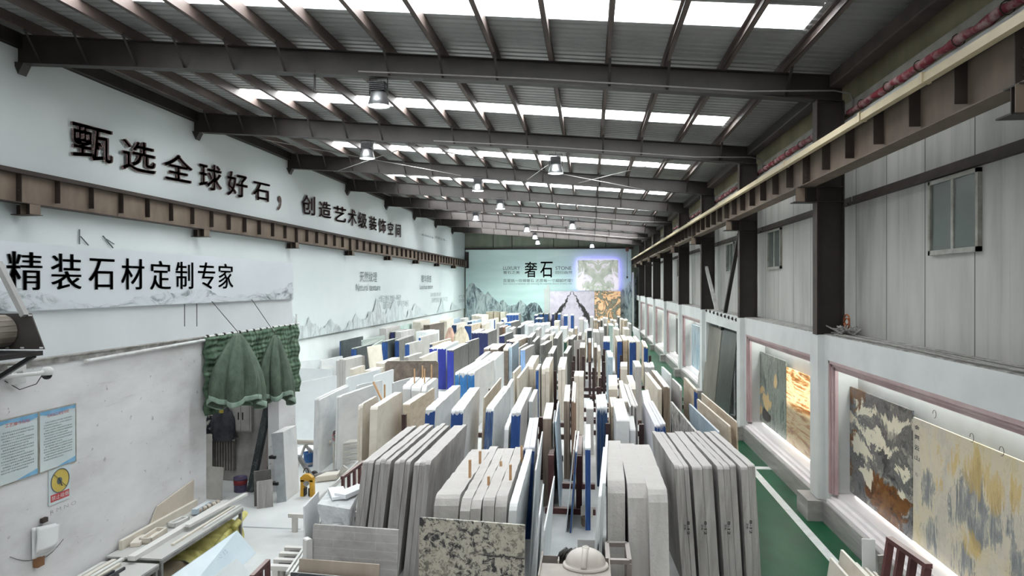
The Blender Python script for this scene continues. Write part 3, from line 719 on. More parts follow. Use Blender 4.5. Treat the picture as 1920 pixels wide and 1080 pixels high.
# green quilt over the opening
t = NT('quilted_green')
wv = t.node('ShaderNodeTexWave', Scale=2.6, Distortion=1.2, bands_direction='Y'); wv.inputs['Detail'].default_value = 2; t.l.new(t.mapping((1, 1.0, .15)), wv.inputs['Vector'])
w2 = t.node('ShaderNodeTexWave', Scale=3.4, Distortion=5, bands_direction='Z'); w2.inputs['Detail'].default_value = 3; t.l.new(t.mapping((1, .7, 1)), w2.inputs['Vector'])
n = t.noise(t.mapping(), 5, 5)
t.bump(t.math('ADD', wv.outputs[1] if False else wv.outputs['Fac'], w2.outputs['Fac']), .55, .05)
QUILT = t.out(t.ramp(n.outputs[0], [(.3, '3f5444'), (.55, '566c59'), (.75, '7c8f7d')]), .9, 0, .15)
def fab(name, c1, c2):
    t = NT(name); n = t.noise(t.mapping((1, 1, .6)), 7, 6, .65); t.bump(n.outputs[0], .4, .02)
    return t.out(t.ramp(n.outputs[0], [(.3, c1), (.7, c2)]), .9, 0, .15)
CLOTH = fab('dusty_green_cloth', '414d43', '5d6b5e'); HEM = fab('pale_green_hem', '6d8274', '90a396')
cx = WX+.05
q = thing('quilt_curtain', 'green quilted door curtain hanging over the opening in the near left wall', 'curtain', (cx, 11.5, 2.0))
ya, yb = JY-.12, PY1
def qf(a, b):
    y = ya+(yb-ya)*a; top = 3.19+.02*a; lowest = 2.0-.2*a+.06*math.sin(a*9)
    if a < .07: lowest = 1.98
    z = top+(lowest-top)*b
    return (cx+.05*math.sin(a*34)*(.25+.75*b)+.02*math.sin(b*26+a*11), y+.05*b*math.sin(a*20), z)
MB().grid(qf, 110, 26).build('quilt', QUILT, q, smooth=True, solid=.03)
for i in range(14): MB().lathe((cx-.01, ya+.1+(yb-ya-.2)*i/13, 3.205), [(.012, -.02), (.03, -.018), (.03, .012), (.012, .014)], 8, axis=(0, 1, 0)).build('curtain_ring', STEEL, q)
def bundle(u, v, wid, zlow, lab, seed, skew):
    p = PX(u, v, cx+.36); g = thing('gathered_quilt', lab, 'quilt', (p.x, p.y, zlow))
    rnd = random.Random(seed); ph = rnd.uniform(0, 6); top = p.z
    def hem(th): return zlow+.24*(.5+.5*math.sin(th*1.0+ph+1.5))+.07*math.sin(3*th+ph)
    def fn(a, b):
        th = 2*math.pi*a
        r = wid*(.07+.93*math.sin(min(1, b*1.15)*math.pi/2)**.75)
        fold = 1+(.5*abs(math.sin(3.5*th+ph))**.55-.36)*min(1, .15+b*1.6)+.05*math.sin(11*th+3*b+ph)
        z = top+(hem(th)-top)*b
        return (p.x+r*.52*fold*math.cos(th), p.y+r*fold*math.sin(th)+skew*b*b, z)
    MB().grid(fn, 84, 26).build('cloth', CLOTH, g, smooth=True, solid=.018)
    def hf(a, b):
        th = 2*math.pi*a; x, y, z = fn(a, .93+.075*b)
        d = Vector((x-p.x, (y-p.y)*.5, 0)).normalized()*.016
        return (x+d.x, y+d.y, z-.01)
    MB().grid(hf, 84, 3).build('hem', HEM, g, smooth=True, solid=.012)
    MB().tube([(p.x, p.y, top-.015+.0)]+[(p.x+.0, p.y, top+.03)]+[(WX-.0, p.y-.05, 3.75)], .006, 5).build('cord', STEEL, g)
    MB().lathe((p.x, p.y, top-.04), [(.035, 0), (.05, .015), (.045, .03), (.02, .05)], 12).build('knot', CLOTH, g)
bundle(446, 626, .56, 2.0, 'dusty green quilt gathered into a bell and on a cord, nearer of two', 3, -.02)
bundle(516, 629, .43, 1.84, 'dusty green quilt gathered into a bell and on a cord, farther smaller one', 8, .05)

# wall boards
def wallquad(mb, u0, v0, u1, v1, x0, x1):
    a, b = PX(u0, v0, x1), PX(u1, v1, x1); mb.box((x0, a.y, min(a.z, b.z)), (x1, b.y, max(a.z, b.z))); return a, b
BLUEP = M('poster_blue', '5f9ac2', '8fbad6', rough=.4, scale=4); POST = M('poster_paper', 'c3cfd2', 'cdd7d8', rough=.4, scale=2); REDI = M('red_ink', 'b94a4a', rough=.6)
def poster(y0, y1, z0, z1, lab, seed, head):
    g = thing('notice_board', lab, 'notice board', (WX, (y0+y1)/2, z0)); rnd = random.Random(seed)
    X = WX+.004
    MB().box((X, y0, z0), (X+.012, y1, z1)).build('board', POST, g)
    mb = MB()
    h = z1-z0; w = y1-y0
    pts = [(X+.0135, y0+w*i/16, z1-h*(.075+.025*math.sin(i*.45+seed))) for i in range(17)]
    mb.prism([(X+.0125, y0, z1), *[p for p in pts], (X+.0125, y1, z1)], (.001, 0, 0)); mb.build('blue_header', BLUEP, g)
    MB().prism([(X+.0125, y1, z0), (X+.0125, y1, z0+h*.09), (X+.0125, y0+w*.45, z0)], (.001, 0, 0)).build('blue_corner', BLUEP, g)
    mb = MB(); put(mb, head, wallX(X+.0145, y0+w*.2, y1-w*.2, z1-h*.115, z1-h*.055)); mb.build('heading', REDI, g)
    mb = MB(); n = 15; words_ = '安全生产操作规程设备使用前必须检查各部件是否正常工作人员应穿戴劳保用品严禁违章作业保持现场整洁'
    for i in range(n):
        s = ''.join(rnd.choice(words_) for _ in range(16)); e = rnd.uniform(.55, .97) if i % 3 == 2 else .95
        put(mb, s, wallX(X+.0142, y0+w*(.1 if i % 3 else .14), y0+w*e*.95, z1-h*(.21+.045*i), z1-h*(.185+.045*i)))
    mb.build('print', INKG, g)
    MB().box((X, y0-.012, z0-.012), (X+.016, y0, z1+.012)).box((X, y1, z0-.012), (X+.016, y1+.012, z1+.012)).box((X, y0, z0-.012), (X+.016, y1, z0)).box((X, y0, z1), (X+.016, y1, z1+.012)).build('frame', ALU, g)
a = PX(72, 830, WX).y; b = PX(139, 820, WX).y; zt1 = PX(105, 766, WX).z; zb1 = PX(105, 875, WX).z
poster(a, b, zb1, zt1, 'framed notice with red heading and blue corners, the one above the yellow sign', 5, '石材加工安全守则')
poster(a-.03-(b-a), a-.03, zb1, zt1, 'framed notice with close lines of print, cut by the edge of the photo', 9, '工艺操作规程')
g = thing('warning_sign', 'white warning sign with yellow disc and red caption below the framed notices', 'sign', (WX, PX(110, 905, WX).y, 1.1))
y0, y1 = PX(90, 910, WX).y, PX(130, 900, WX).y; z1, z0 = PX(110, 875, WX).z, PX(110, 941, WX).z; X = WX+.004
MB().box((X, y0, z0), (X+.01, y1, z1)).build('plate', POST, g)
yc, zc, r = (y0+y1)/2, z1-(y1-y0)*.5, (y1-y0)*.42
MB().lathe((X+.01, yc, zc), [(r, 0), (r, .002)], 32, axis=(1, 0, 0)).build('yellow_disc', M('sign_yellow', 'c9b55f', 'b9a24c', rough=.5), g)
mb = MB().tube([(X+.0125, yc+r*math.cos(i*math.pi/16), zc+r*math.sin(i*math.pi/16)) for i in range(33)], .006, 5).bar((X+.013, yc-r*.65, zc+r*.65), (X+.013, yc+r*.65, zc-r*.65), .012, .002)
mb.build('ring', INKG, g)
mb = MB().lathe((X+.0125, yc-.01, zc+.0), [(r*.3, 0), (r*.3, .001)], 12, axis=(1, 0, 0)).bar((X+.013, yc+.02, zc-r*.5), (X+.013, yc-.03, zc+r*.3), .03, .002); mb.build('pictogram', INKG, g)
MB().box((X+.01, y0+.02, z0+.03), (X+.0115, y1-.02, z0+.11)).build('red_band', REDI, g)
mb = MB(); put(mb, '禁止吸烟', wallX(X+.0122, y0+.03, y1-.03, z0+.045, z0+.095)); mb.build('caption', POST, g)
# clipped papers with a little brown block
g = thing('hanging_papers', 'curled white papers hung from a clip on the near left wall', 'papers', (WX+.05, PX(78, 1000, WX).y, .75))
p = PX(78, 975, WX); yc, zt2 = p.y, p.z
for i, (w, h, off) in enumerate(((.33, .34, .0), (.28, .3, .03), (.3, .26, -.03))):
    MB().grid(lambda a, b, w=w, h=h, off=off, i=i: (WX+.03+.03*i+.05*math.sin(a*3.1)*b, yc-w/2+w*a+off*b, zt2-.03-h*b-.06*a*(1-b)), 10, 8).build('paper', M('paper_white', 'd9dbdb', rough=.8), g, smooth=True, solid=.002)
MB().obox((WX+.03, yc, zt2), (.04, .07, .05)).build('clip', RUSTD, g)
MB().tube([(WX+.01, yc-.02, zt2+.01), (WX+.03, yc, zt2)], .006, 5).build('nail', RUSTD, g)
MB().obox((WX+.035, yc-.08, zt2-.42), (.06, .09, .11)).build('brown_tag', M('brown_wood_tag', '7d5a3d', rough=.7), g)
MB().tube([(WX+.008, yc-.42+.08*i, zt2-.16-.02*abs(4-i)-.24*math.sin(i*.32)) for i in range(10)], .003, 5).build('drooping_wire', STEEL, label='thin dark cord drooping on the near left wall around the papers', cat='cord')
mb = MB(); put(mb, 'R M N O', wallX(WX+.002, yc+.12, yc+.5, zt2+.02, zt2+.06), w=-.015); mb.build('wall_scribble', M('pencil_grey', '8f9092', rough=.8), label='faint pencilled letters beside the hanging papers', cat='writing')

# surveillance camera, junction box
g = thing('surveillance_camera', 'small white dome camera on a bracket on the near left wall', 'camera', (WX+.2, PX(88, 705, WX+.2).y, PX(88, 715, WX+.2).z))
d = PX(88, 703, WX+.2)
PLW = M('white_plastic', 'd6d8d6', 'c6c8c6', rough=.4, scale=4)
MB().tube([(WX, d.y-.38, d.z+.02), (WX+.1, d.y-.3, d.z+.03), (WX+.2, d.y-.1, d.z+.03), (WX+.2, d.y, d.z+.05)], .022, 8).build('bracket', PLW, g, smooth=True)
MB().lathe(d, [(.052, -.0), (.062, .02), (.06, .06), (.035, .085), (0, .09)], 18).build('housing', PLW, g, smooth=True)
MB().lathe(d, [(0, -.05), (.03, -.043), (.046, -.022), (.05, 0)], 18).build('dome', M('smoked_dome', '15161a', rough=.1), g, smooth=True)
MB().tube([(WX+.02, d.y-.34, d.z-.02), (WX+.06, d.y-.2, d.z-.13), (WX+.12, d.y-.05, d.z-.09), (WX+.19, d.y-.03, d.z+.03)], .005, 5).build('cable', STEEL, g)
g = thing('junction_box', 'white junction box with printed label below the motor on the left wall', 'electric box', (WX, d.y-.6, d.z-.1))
y0, y1 = PX(23, 700, WX+.08).y, PX(50, 700, WX+.08).y; z1, z0 = PX(36, 685, WX+.08).z, PX(36, 720, WX+.08).z
MB().box((WX, y0, z0), (WX+.08, y1, z1)).build('box', PLW, g, bevel=.008)
mb = MB(); put(mb, '监控设备', wallX(WX+.082, y0+.05, y1-.05, z1-.1, z1-.06)); mb.build('label_print', INKG, g)

# wooden roller with end plate at the picture edge, its axis along the wall
RY = 6.0
g = thing('shutter_roller', 'wooden roller with dark end plate at the top of the near left wall', 'roller', (-5.7, RY, 2.9))
def P4(u, v, y=RY): return PY(u, v, y)
MB().prism([P4(58, 588), P4(83, 655), P4(-34, 655), P4(-34, 588)], (0, .012, 0)).build('end_plate', M('dark_plate', '353230', '45413e', rough=.5), g)
c = P4(6, 621); rr = (P4(0, 592).z-P4(0, 652).z)/2
rl = MB()
for i in range(18):
    a = 2*math.pi*i/18; rl.obox((c.x+rr*.95*math.sin(a), RY-.55, c.z+rr*.95*math.cos(a)), (rr*.34, 1.08, .025), ry=a)
rl.lathe((c.x, RY-.01, c.z), [(rr*.93, 0), (rr*.93, 1.06)], 24, axis=(0, -1, 0))
rl.build('slatted_drum', M('worn_wood', '8d867c', '6f675d', rough=.8, scale=6, stretch=(3, .3, 3)), g)
mb = MB()
for u, v in ((40, 590.5), (57, 591), (78, 652), (42, 652), (14, 652)): mb.obox(P4(u, v)-Vector((0, .004, 0)), (.035, .006, .014))
mb.build('bolts', PLW, g)
MB().bar(P4(-4, 492, RY-.02), P4(47, 592, RY-.02), .06, .05).build('stay_bar', M('galv_bar', '9a9a98', '868684', rough=.5, scale=5), g)
g = thing('roller_bracket', 'black steel bracket carrying the wooden roller on the left wall', 'bracket', (WX+.3, RY, 2.5))
q = P4(76, 657)
MB().box((WX, RY-.5, q.z-.05), (q.x, RY+.03, q.z-.005)).build('shelf', LB, g)
MB().bar((q.x-.05, RY-.02, q.z-.05), (WX+.02, RY-.02, q.z-.42), .04).bar((WX+.02, RY-.1, q.z-.05), (WX+.02, RY-.1, q.z-.75), .04).build('struts', LB, g)
# ================================================================ THE SLABS
DUST = 'dcdbd8'
BL_ = dict(
 W=stone('white_marble', [(.3, 'c9ccce'), (.5, 'd9dbdb'), (.7, 'e2e3e2')], 1.1, 1.2, (.8, .8, 1.6), dust='e6e6e4', rough=.5),
 H=stone('honed_white', [(.3, 'd5d9db'), (.6, 'e1e5e6'), (.8, 'e6e8e8')], .9, .8, dust='e8e9e8', rough=.5),
 G=stone('grey_marble', [(.3, '9b9997'), (.5, 'adaaa7'), (.7, 'bcb9b6')], 1.8, .5, (3, .7, .5), dust=DUST, rough=.6),
 E=stone('rough_grey_edge', [(.28, '827f7c'), (.5, 'a19e9b'), (.72, 'b7b4b1')], 2.6, .6, (5, 1, .35), dust='bdb9b6', rough=.75, bump=.25),
 F=stone('chipped_pale_grey', [(.25, 'b0adaa'), (.5, 'bfbcb8'), (.75, 'cdcac6')], 2.2, .8, (3, 1, .5), dust='c0bcb8', rough=.75, bump=.45),
 C=stone('cream_marble', [(.3, 'c6bdae'), (.5, 'd5cdc0'), (.7, 'ded8cd')], 1.4, .8, (1, 1, 1.5), dust='e6e2da', rough=.5),
 T=stone('tan_travertine', [(.3, 'a89883'), (.5, 'baab97'), (.7, 'cbbfae')], 1.8, .6, (1, 1, 4), dust='e0dad0', rough=.6),
 D=stone('dark_grey_stone', [(.3, '4b4b4a'), (.5, '5f5e5c'), (.7, '767470')], 1.6, 1.4, (1, 1, .6), dust='c6c2bc', rough=.45, vein=('9c9a95', .012, .5)),
 K=stone('slate_black', [(.3, '2d3234'), (.55, '3e4547'), (.75, '555c5d')], 1.3, 1.2, dust='b8b8b5', rough=.4, vein=('8b9090', .01, .5)),
 B=stone('brown_stone', [(.3, '4e4641'), (.5, '61574f'), (.7, '7a6e64')], 2.2, 1.6, dust='c9c0b5', rough=.5, vein=('9a8d80', .012, .45)),
 R=stone('reddish_wood_edge', [(.3, '7b6150'), (.5, '937764'), (.7, 'ad937f')], 2.4, .5, (6, 1, .3), dust='e2deda', rough=.8),
 O=stone('raw_brown_edge', [(.3, '75685b'), (.5, '8b7d6f'), (.7, 'a39586')], 3, .5, (6, 1, .4), dust='e3e1dd', rough=.8),
 L=stone('pale_blue_marble', [(.3, '8fa3b5'), (.5, 'a9bccb'), (.7, 'c0cdd6')], 1.3, 1.6, dust='dfe3e6', rough=.35, vein=('6f8aa3', .015, .5)),
 P=stone('lilac_white', [(.3, 'b9b9c2'), (.5, 'c9c9d0'), (.7, 'd6d6da')], 1.1, .8, dust='d9d9df', rough=.5),
 V=stone('green_grey_striped', [(.35, '8d9894'), (.47, 'a6afaa'), (.55, '98a29e'), (.65, 'bcc3be')], 1.2, .3, (.3, .3, 5), dust='d5d8d5', rough=.4),
 S=stone('speckled_granite', [(.4, '38373a'), (.47, '8d8a86'), (.55, 'c6c2bb'), (.62, '8b8884'), (.7, '4a494b')], 5, 1.2, (1, 1, .6), rough=.4, dust='d5d3cf'),
 A=stone('aqua_glass_slab', [(.3, 'a4bfb8'), (.6, 'bfd3cd'), (.8, 'd3e0db')], 1.2, 1, rough=.25, dust='d9e6e1'),
)
def paint(name, c, c2): return M(name, c, c2, rough=.5, scale=7, stretch=(2, 2, .4), lo=.45, hi=.8, bump=.15, dust='cfd6de', dustf=.9)
PAINT_ = dict(b=paint('blue_wrap', '1b3e78', '335c96'), c=paint('bright_blue_wrap', '2b6aa8', '5c96c6'), u=paint('ultramarine_wrap', '252f88', '3442a4'), n=paint('navy_wrap', '181f4a', '262d5e'),
              p=paint('prussian_wrap', '17345a', '284a75'), l=paint('light_blue_wrap', '7d9fcb', '9bb5d8'), k=paint('striped_navy_wrap', '34507e', '7a8aa0'), g=paint('green_wrap', '24483a', '335d4c'))
RND = random.Random(42)
def jag(mb, FL, wh, T, dn, z0, z1, off, th, rnd, lean, htop, drop):
    n = max(4, int(T/.03)); pts = []
    for i in range(n+1):
        a = i/n; pts.append((a*T, z1-(rnd.random()**2)*drop))
    poly = [(T, z0), (0, z0)]+pts
    P = [FL+wh*(t+lean*(htop-z))-dn*off+Vector((0, 0, z-FL.z)) for t, z in poly]
    mb.prism(P, -dn*th)
BUNDLES = 0; FOOT = []
def bundle(lab, u1, u2, v, back, mat, blue=None, n=3, h=1.6, lean=0., rough=.02, z0=0., top=None, gap=.05, parts=True, drop=.06, grp=None, bz=None, L=2.3, cat=None, face=None):
    global BUNDLES; BUNDLES += 1
    rnd = RND
    FL, FR = PZ(u1, v, h), PZ(u2, v, h)
    for it in range(40):                                    # keep clear of both side walls
        if min(FL.x, FR.x) < -10.95 or max(FL.x, FR.x) > 3.6 or FL.y > 59.3: h += .05; FL, FR = PZ(u1, v, h), PZ(u2, v, h)
        else: break
    if back:
        BL = PZ(back[0], back[1], h)
    else: BL = FL+Vector((0, L, 0))
    d = BL-FL; d.z = 0
    if d.length > 3.4 and (n > 1 or FL.y > 25): d = d.normalized()*3.0
    if d.length < .9: d = Vector((0, 1, 0))*L
    if FL.y+d.y > 60.0: d = d*((60.0-FL.y)/d.y)
    w = FR-FL; L = d.length; dn = d.normalized(); T = w.length; wh = w.normalized()
    c = (FL+FR)/2+d/2; lx = lean*h; FOOT.append((min(FL.x, FL.x+d.x)+min(lx, 0)-.02, max(FR.x, FR.x+d.x)+max(lx, 0)+.02, FL.y-.05, FL.y+d.y+.05))
    single = not parts or n == 1
    cat = cat or ('stone slab' if n == 1 else 'slab bundle'); nm = 'stone_slab' if n == 1 else 'slab_bundle'
    root = None
    if not (single and not blue): root = thing(nm, lab, cat, (c.x, c.y, z0), grp)
    allm = MB()
    for i in range(n):
        t0 = T*i/n+T/n*gap*.5*(n > 1); t1 = T*(i+1)/n-T/n*gap*.5*(n > 1)
        js = rnd.uniform(-.012, .012)*(n > 1); hj = h+rnd.uniform(-.02, .02)*(n > 1); Lj = L+rnd.uniform(-.03, .03)
        r = rough
        prof = [(js, z0), (Lj, z0), (Lj, hj-r*rnd.uniform(.4, 1.6)), (Lj-r*rnd.uniform(.4, 1.6), hj-.2*r)]
        k = max(2, int(L/.16)) if FL.y < 18 else 3
        for q in range(1, k): prof.append((Lj*(1-q/k), hj-rnd.random()**2*min(r, .08)*.35))
        rr = r*rnd.uniform(.7, 1.5); prof += [(js+rr, hj-.1*r), (js+rr*.45, hj-rr*.5), (js, hj-rr*rnd.uniform(.9, 1.4))]
        P = [FL+wh*(t0+lean*(h-z))+dn*s+Vector((0, 0, z-FL.z)) for s, z in prof]
        if single: allm.prism(P, wh*(t1-t0))
        else: MB().prism(P, wh*(t1-t0)).build('slab', BL_[mat] if not isinstance(mat, list) else BL_[mat[i % len(mat)]], root)
    if single:
        m = BL_[mat if not isinstance(mat, list) else mat[0]]
        if root is None: o = allm.build(nm, m, label=lab, cat=cat, group=grp)
        else: allm.build('stone', m, root)
    if blue:
        mb = MB(); nb = 1 if blue in 'bcun' and n < 4 and 'two blue ends' not in lab else (n if not single else min(n, 3))
        bot = z0 if bz is None else h-bz
        for i in range(nb):
            f = FL+wh*(T*i/nb+.004)
            jag(mb, f, wh, T/nb-.008, dn, bot, h-rough*.9-.015, .014, .007, rnd, lean, h, drop)
        mb.build('painted_end', PAINT_[blue], root)
    if top:
        MB().hexa([FL+Vector((0, 0, .022)), FR+Vector((0, 0, .022)), FR+d+Vector((0, 0, .022)), FL+d+Vector((0, 0, .022))], [FL+Vector((0, 0, .05)), FR+Vector((0, 0, .05)), FR+d+Vector((0, 0, .05)), FL+d+Vector((0, 0, .05))]).build('cover_sheet', BL_[top], root) if root else None
    return root
B = bundle
def batten(bd, lab, u, v, y_len=.28, z=1.6, tilt=.0, w=.035, low=None):
    p = PZ(u, v, z); MB().bar((p.x+tilt, p.y, z-.06 if low is None else low), (p.x-tilt*.3, p.y+.01, z+y_len), w, .03).build('wooden_batten', M('pine_batten', 'b08a63', 'c29f7a', rough=.7, scale=6), label=lab, cat='wooden batten', group='wooden battens')
G1 = 'thick grey blocks in the front stacks'
# ---- front stacks
B('thick grey slab block, outermost left of the leaning front left stack', 680, 701, 863, (766, 796), 'E', n=2, h=1.6, lean=-.13, rough=.03, grp=G1)
B('thick grey slab block, second from left in the front left stack', 704, 733, 863, (790, 795), 'E', n=3, lean=-.12, rough=.035, grp=G1)
B('thick grey slab block, third from left in the front left stack', 740, 770, 864, (821, 794.5), 'E', n=3, lean=-.11, rough=.035, grp=G1)
B('thick grey slab block with broad dark right face, rightmost of the front left stack', 777, 808, 866, (852, 795), 'E', n=3, lean=-.10, rough=.035, grp=G1)
G2 = 'short chipped white blocks behind the granite slab'
B('short white block with chipped corner, leftmost behind the speckled granite slab', 815, 861, 930, (886, 839), 'F', n=1, h=1.42, lean=-.06, rough=.10, grp=G2, cat='slab bundle')
B('short white block with chipped top, second from left behind the granite slab', 863, 903, 938, (920, 834), 'F', n=2, h=1.42, lean=-.05, rough=.09, grp=G2)
B('short white block with chipped grooved end, third from left behind the granite slab', 905, 951, 937, (949, 838), 'F', n=2, h=1.42, lean=-.04, rough=.08, grp=G2)
B('narrow white block with glossy right face, rightmost behind the granite slab', 955, 970, 946, (988, 838), 'H', n=1, h=1.42, lean=-.08, rough=.06, grp=G2)
for i, (u, v, hh) in enumerate(((881, 893, .22), (900, 868, .17), (916, 905, .08), (957, 900, .2), (978, 858, .17), (939, 873, .06))): batten(None, 'brown wooden batten sticking up between the short white front blocks, %s from the left' % ORD[i], u, v, hh, 1.42, 0, .055)
G3 = 'thick white-grey blocks right of the middle aisle'
B('thick white-grey block with rounded shoulders beside the aisle, leftmost of three', 1139, 1172, 905, (1137, 821), 'F', n=1, lean=.0, rough=.12, grp=G3, cat='slab bundle')
B('thick white-grey block with crumpled film on top, middle of three by the aisle', 1177, 1213, 911, (1160, 826), 'F', n=1, lean=.02, rough=.11, grp=G3, cat='slab bundle')
B('thick white-grey block with rounded shoulders, rightmost of three by the aisle', 1216, 1252, 921, (1188, 827), 'F', n=1, lean=.02, rough=.12, grp=G3, cat='slab bundle')
B('thin clean white slab leaning on the left side of the rounded blocks', 1122, 1128, 930, (1131, 838), 'H', n=1, h=1.5, lean=-.08, rough=.01)
B('second thin clean white slab leaning on the rounded blocks, nearer to them', 1130, 1136, 905, (1136, 815), 'H', n=1, h=1.62, lean=-.06, rough=.01)
G4 = 'thick marked grey blocks beside the green aisle'
FRONT4 = []
for i, (a, b, c, lab) in enumerate(((1264, 1291, 1222, 'leftmost'), (1297, 1336, 1248, 'second from left'), (1345, 1380, 1283, 'third from left'), (1388, 1416, 1318, 'closest to the floor line'))):
    FRONT4.append(B('tall grey block with stock mark, %s of four by green aisle' % lab, a, b, 873, (c, 807), 'E', n=2 if i % 2 else 3, h=1.58, lean=.07-.005*i, rough=.03, grp=G4))
# stock marks on the ends
for (u, v) in ((1291, 990), (1322, 990), (1367, 990), (1408, 988)):
    pass
# ---- second line, blue-ended white packs
B('white pack with torn blue end, leftmost of the blue-ended packs behind the front left stack', 798, 817, 765, (849, 721), 'W', 'b', n=2, rough=.05, lean=-.06, drop=.1)
B('wide white pack with blue end, second of the blue-ended packs behind the front stacks', 846, 869, 768, (887, 718), 'W', 'b', n=3, rough=.04, lean=-.04, drop=.07)
B('white pack with streaked blue end and dark dashes along its top, third in the line', 911, 926, 765, (950, 716), 'W', 'k', n=3, rough=.05, lean=-.05, drop=.05)
B('white pack with glossy blue end, rightmost of the line and nearest the aisle', 959, 977, 770, (983, 725), 'W', 'b', n=2, rough=.05, lean=-.04, drop=.06)
B('lilac-topped slab pack with blue foot just behind the short white blocks', 982, 1003, 838, (993, 783), 'P', 'b', n=2, h=1.45, lean=-.05)
B('thin beige slab leaning against the streaked blue pack', 907, 909.5, 745, (938, 708), 'T', n=1, lean=-.05, rough=.01)
B('white grey-sided pack standing left of the lilac-topped pack', 946, 954, 800, (962, 762), 'W', n=1, h=1.3, lean=-.04, rough=.08)
B('thin white slab standing between beige slab and streaked pack', 951, 957, 722, (958, 710), 'H', n=1, rough=.02)
# ---- white trio with battens, cream slabs on the left
B('white chipped pack with wooden battens, left of the three in front of the brown slab', 755, 770, 724, (774, 706), 'W', n=1, rough=.06, cat='slab bundle')
B('white chipped pack with wooden battens, middle of the three in front of the brown slab', 771, 789, 725, (792, 706), 'W', n=1, rough=.06, cat='slab bundle')
B('white chipped pack with wooden battens, right of the three in front of the brown slab', 790, 799, 725, (813, 707), 'W', n=1, rough=.08, cat='slab bundle')
for i, (u, v) in enumerate(((777, 717), (792, 710), (796, 717), (809, 708))): batten(None, 'slim wooden batten standing between the three white packs, %s from the left' % ORD[i], u, v, .34, 1.6, 0, .03)
B('large cream slab with sloping chipped front, middle of the white left rows', 694, 708, 762, (743, 733), 'C', n=1, rough=.05, lean=-.03, cat='slab bundle')
B('cream grey slab pack left of the large cream slab with a batten between', 671, 680, 758, (702, 741), 'C', n=2, rough=.05, lean=-.02)
batten(None, 'tilted orange-brown batten between the two cream packs', 704, 748, .36, 1.6, .16, .05)
batten(None, 'short grey-brown batten just right of the tilted one', 721, 738, .2, 1.6, 0, .04, 0.)
B('beige slab standing low behind the large cream slab', 755, 769, 757, (770, 748), 'T', n=1, h=1.45)
B('white pack with diagonal grey veins beside the trestle pipe, nearer of two', 590, 602, 747, (645, 721), 'W', n=3, rough=.03, lean=-.03)
B('white pack with diagonal grey veins right of the ladder rack, farther of two', 631, 641, 743, (696, 721), 'W', n=3, rough=.03, lean=-.03)
B('big pale blue-white slab at the end of the left partition wall', 550, 553, 719, (628, 703), 'H', n=1, lean=-.02, rough=.03)
for i, (u1, v, ub, vb, m, lab) in enumerate(((648, 708, 711, 692, 'H', 'long white slab behind the veined packs, in front of the low cream packs'), (700, 704, 735, 692, 'H', 'white slab with sharp upper corner in front of the brown slab'),
        (735, 717, 772, 707, 'W', 'white slab with wavy top between sharp-cornered slab and white trio'), (551, 690, 622, 692, 'H', 'white slab with rounded corner behind the big pale slab'),
        (552, 678, 601, 673, 'H', 'plain white slab at the far left, beside the green quilt'), (600, 675, 640, 667, 'W', 'grey-white slab right of the plain white far left slab'), (668, 722, 715, 712, 'W', 'low white slab between the second veined pack and long white slab'))):
    B(lab, u1, u1+3, v, (ub, vb), m, n=1, rough=.03, lean=-.02)
B('grey-white pack with straight front joints left of the low cream packs', 630, 648, 674, (668, 666), 'G', n=3, rough=.02)
B('low cream pack with brown end left of the beige leaning slab', 656, 663, 692, (678, 685), 'C', n=2, h=1.5)
B('low cream pack under the beige leaning slab', 683, 703, 693, (715, 683), 'C', n=2, h=1.45)
B('cream pack touching the left end of the brown slab', 705, 721, 681, (735, 670), 'C', n=3, h=1.55)
B('light grey pack seen above the brown slab', 757, 766, 668, (784, 660), 'G', n=2)
B('pale pack just left of the three ultramarine ends, above the brown slab', 786, 792, 670, (806, 666), 'C', n=1)
# brown slab and beige slab that face the camera
p, q = PZ(722, 677, 1.75), PZ(822, 676, 1.75); r_ = PZ(722, 713, 0)
def facing(lab, u0, u1, v0, v1, h, m, tilt=.15, rnd_=.05, skew=0., thick=.03, z0=.0, cat='stone slab', ry=0.):
    a, b = PZ(u0, v0, h), PZ(u1, v1, h); d = (b-a); d.z = 0; n = Vector((-d.y, d.x, 0)).normalized(); W_ = d.length; dn = d.normalized()
    pts = [(0, z0), (W_, z0), (W_+skew, h-rnd_), (W_+skew-rnd_, h), (rnd_+skew, h), (skew, h-rnd_)]
    P = [a+dn*s+Vector((0, 0, z-a.z))-n*tilt*(h-z) for s, z in pts]
    o = MB().prism(P, n*thick).build('stone_slab', m, label=lab, cat=cat); return o
facing('dark brown slab with rounded corners facing the camera, behind the white batten packs', 722, 822, 677, 676.5, 1.62, BL_['B'], .06, .07, thick=.05)
facing('plain beige slab leaning back among the low cream packs', 686, 712, 651, 646, 1.9, BL_['C'], .16, .03, .12)
# ---- dark and blue-edged packs along the left wall
GL = 'blue-edged packs along the left banner wall'
B('big dark slab with thin blue edge, first of the blue-edged packs from the left', 637, 639, 639, (679, 630), 'K', 'b', n=1, grp=GL, drop=.01)
B('small dark pack with two blue ends in front of the big dark slab', 658.5, 669, 653, (678, 650), 'K', 'b', n=2, h=1.35, grp=GL)
B('green-grey striped slab right of the big dark slab', 677, 679, 638, (720, 628), 'V', n=1, rough=.04)
B('thin striped slab leaning in front of the green-grey slab', 697, 699, 648, (728, 630), 'V', n=1, lean=-.1)
B('black pack with wide blue end, second of the blue-edged packs', 716, 727, 640, (737, 634), 'K', 'b', n=2, grp=GL)
B('dark grey dusty pack with blue end, third of the blue-edged packs', 740.5, 748.5, 638, (776, 626), 'D', 'b', n=2, grp=GL)
B('grey pack with square blue end, fourth of the blue-edged packs', 759.5, 768, 644, (785, 638), 'G', 'b', n=2, grp=GL)
